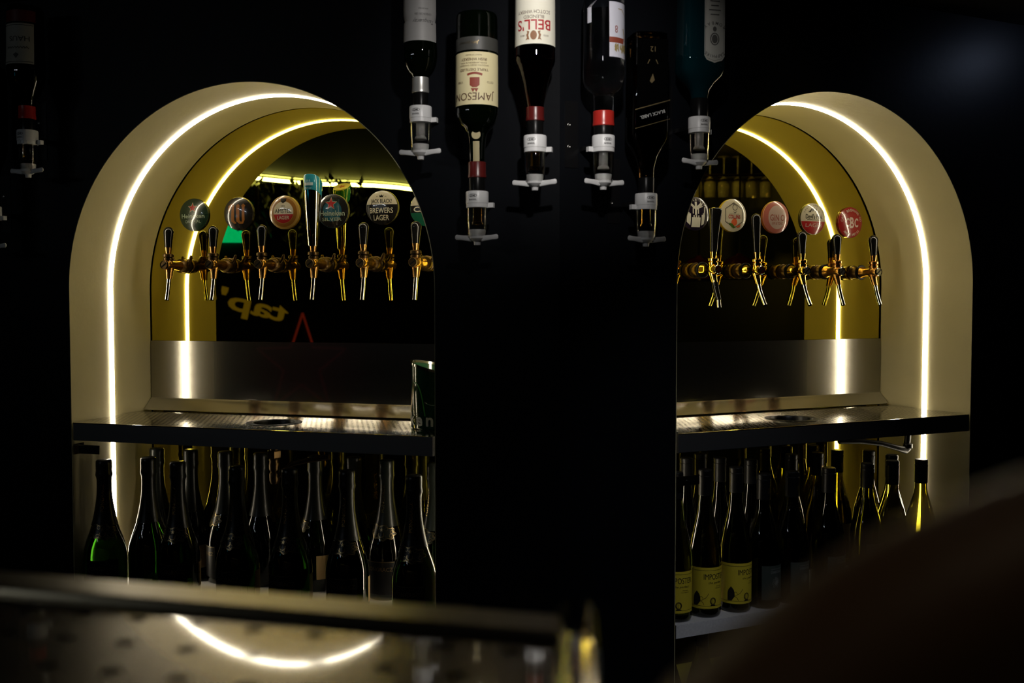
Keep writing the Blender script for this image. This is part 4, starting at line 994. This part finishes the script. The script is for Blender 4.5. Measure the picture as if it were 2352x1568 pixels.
# glass rack in the right mirror
rk = [mirror_pt(RW, x, y, 2, 1.985) for x, y in ((1570, 412), (1770, 412))]
rax = (rk[1] - rk[0]); rl = rax.length; rang = atan2(rax.y, rax.x)
t = thing('glass_rack', (rk[0].x, rk[0].y, 0), rang, 'brass overhead glass rack reflected at the top of the right mirror', 'glass rack')
MB().tube([(0, .0, 1.985), (rl, .0, 1.985)], .006, 10).tube([(0, .16, 1.985), (rl, .16, 1.985)], .006, 10).build('rail', M_GOLD, t)
for x in (.02, rl - .02): MB().tube([(x, 0, 1.985), (x, 0, CEIL)], .006, 8).tube([(x, .16, 1.985), (x, .16, CEIL)], .006, 8).build('hanger', M_GOLD, t)
gp = None
GW = ['first', 'second', 'third', 'fourth', 'fifth', 'sixth', 'seventh']
ng = 6
for i in range(ng):
    q = rk[0] + rax * ((i + .7) / (ng + .4)); side = Vector((-sin(rang), cos(rang), 0)) * .08
    lab = 'hanging wine glass on the brass rack, %s from its left end in the mirror' % GW[i]
    loc = (q.x + side.x, q.y + side.y, CEIL - .012)
    if gp is None:
        gp = thing('wine_glass', loc, rang, lab, 'glass', 'wine glasses on the rack')
        MB().lathe([(.028, 0), (.028, -.002), (.006, -.006), (.004, -.012), (.0035, -.085), (.006, -.092)], 24).build('foot_and_stem', M_WGLASS, gp)
        MB().lathe([(.004, -.090), (.016, -.098), (.026, -.118), (.028, -.140), (.024, -.185), (.0234, -.185), (.0272, -.140), (.0252, -.119), (.015, -.100), (.001, -.093)], 24, cap=False).build('bowl', M_WGLASS, gp)
    else: dup(gp, loc, rang, lab)
# red dome lamps reflected low in the right mirror
dl = None
for (x, y), lab in (((1605, 610), 'dark red dome lamp reflected behind the black paddle handled tap'), ((1698, 606), 'dark red dome lamp reflected between the two left gold taps')):
    p = mirror_pt(RW, x, y, 0, 2.2)
    if dl is None:
        dl = thing('dome_lamp', p, 0, lab, 'lamp', 'red dome lamps in the mirror')
        prof = [(.092, -.06)] + [(.092 * cos(a), -.06 + .10 * sin(a)) for a in [pi / 2 * i / 8 for i in range(1, 8)]] + [(.012, .045)]
        MB().lathe(prof, 32, cap=False).build('shade', mat('dark red enamel', (.16, .010, .008), .25), dl)
        MB().lathe([(.094, -.066), (.096, -.060), (.091, -.058)], 32, cap=False).build('shade_rim', M_GOLD, dl)
        MB().tube([(0, 0, .04), (0, 0, CEIL - p.z)], .004, 8).build('cord', M_RUBBER, dl)
    else: dup(dl, p, 0, lab)

# ------------------------------------------------------------------ lamps of the room, and added spots
def lamp_fixture(p, label, col, est, r=.03):
    t = thing('ceiling_spot', p, 0, label, 'ceiling lamp', 'small ceiling spots')
    MB().lathe([(r * 1.3, 0), (r * 1.3, -.012), (r, -.014), (r, -.008), (.001, -.008)], 24).build('ring', M_BLACKG, t)
    MB().lathe([(r * .95, -.0082), (r * .9, -.0095), (.001, -.0100)], 24).build('lens', mat('lens ' + label[:12], (.8, .8, .8), .3, emit=col, estr=est), t)
def spot(name, loc, target, energy, col, size, blend=.8, rad=.02):
    l = bpy.data.lights.new(name, 'SPOT'); l.energy = energy; l.color = col; l.spot_size = size; l.spot_blend = blend; l.shadow_soft_size = rad
    o = bpy.data.objects.new(name, l); COL.objects.link(o); o.location = loc
    o.rotation_euler = (Vector(target) - Vector(loc)).to_track_quat('-Z', 'Y').to_euler(); return o
lamp_fixture((.13, .98, CEIL), 'small ceiling spot above the bar in front of the pillar', (1., .95, .9), 6)
spot('pillar_spot', (.13, .98, CEIL - .02), (.07, 1.90, 1.87), 39.0, (1., .95, .90), math.radians(44), 1.)
lamp_fixture((1.46, 2.26, CEIL), 'small cool ceiling spot near the right wall', (.5, .65, 1.), 3, .025)
spot('cool_spot', (1.46, 2.26, CEIL - .02), (1.28, 2.48, 1.95), 1.1, (.55, .68, 1.), math.radians(120), 1.)
lamp_fixture((.05, .1, CEIL), 'small dim ceiling spot above the near counter', (1., .85, .7), 1.0)
spot('added_counter_spot', (.05, .1, CEIL - .02), (.2, .3, 1.2), .5, (1., .80, .58), math.radians(80), 1.)  # added lamp and fixture, brightens the stool and near counter
lamp_fixture((1.9, 1.4, CEIL), 'small warm ceiling spot above the glass rack', (1., .8, .5), 3)
spot('added_rack_spot', (1.9, 1.4, CEIL - .02), (2.55, 1.42, 1.98), 16, (1., .8, .5), math.radians(70), 1.)  # added lamp and fixture so the rack and glasses show in the mirror

lamp_fixture((.80, 1.0, CEIL), 'small cool ceiling spot above the right shelf', (.85, .92, 1.), 4)
spot('added_shelf_spot', (.80, 1.0, CEIL - .02), (.42, 2.15, .80), 14, (.88, .92, 1.), math.radians(44), 1.)  # added lamp and fixture, brightens the yellow labels and shelf front
w = bpy.data.worlds.new('night'); SC.world = w; w.use_nodes = True
w.node_tree.nodes['Background'].inputs[0].default_value = (.004, .005, .007, 1); w.node_tree.nodes['Background'].inputs[1].default_value = 1.

# ------------------------------------------------------------------ camera
c = bpy.data.cameras.new('camera'); c.sensor_width = 36; c.lens = 36 * F / 2352; c.clip_start = .02
c.dof.use_dof = True; c.dof.focus_distance = 2.33; c.dof.aperture_fstop = 4.2
cam = bpy.data.objects.new('camera', c); COL.objects.link(cam); cam.location = CAM; cam.rotation_euler = (pi / 2 - PITCH, 0, 0)
SC.camera = cam
vs = SC.view_settings; vs.view_transform = 'Standard'; vs.look = 'None'; vs.gamma = 1; vs.exposure = 0; vs.use_curve_mapping = False
cy = SC.cycles; cy.max_bounces = 8; cy.glossy_bounces = 5; cy.transmission_bounces = 7; cy.diffuse_bounces = 2; cy.use_adaptive_sampling = True; cy.adaptive_threshold = .04; cy.sample_clamp_indirect = 40
cy.use_denoising = True; cy.caustics_reflective = True; cy.caustics_refractive = True
cy.time_limit = 1200
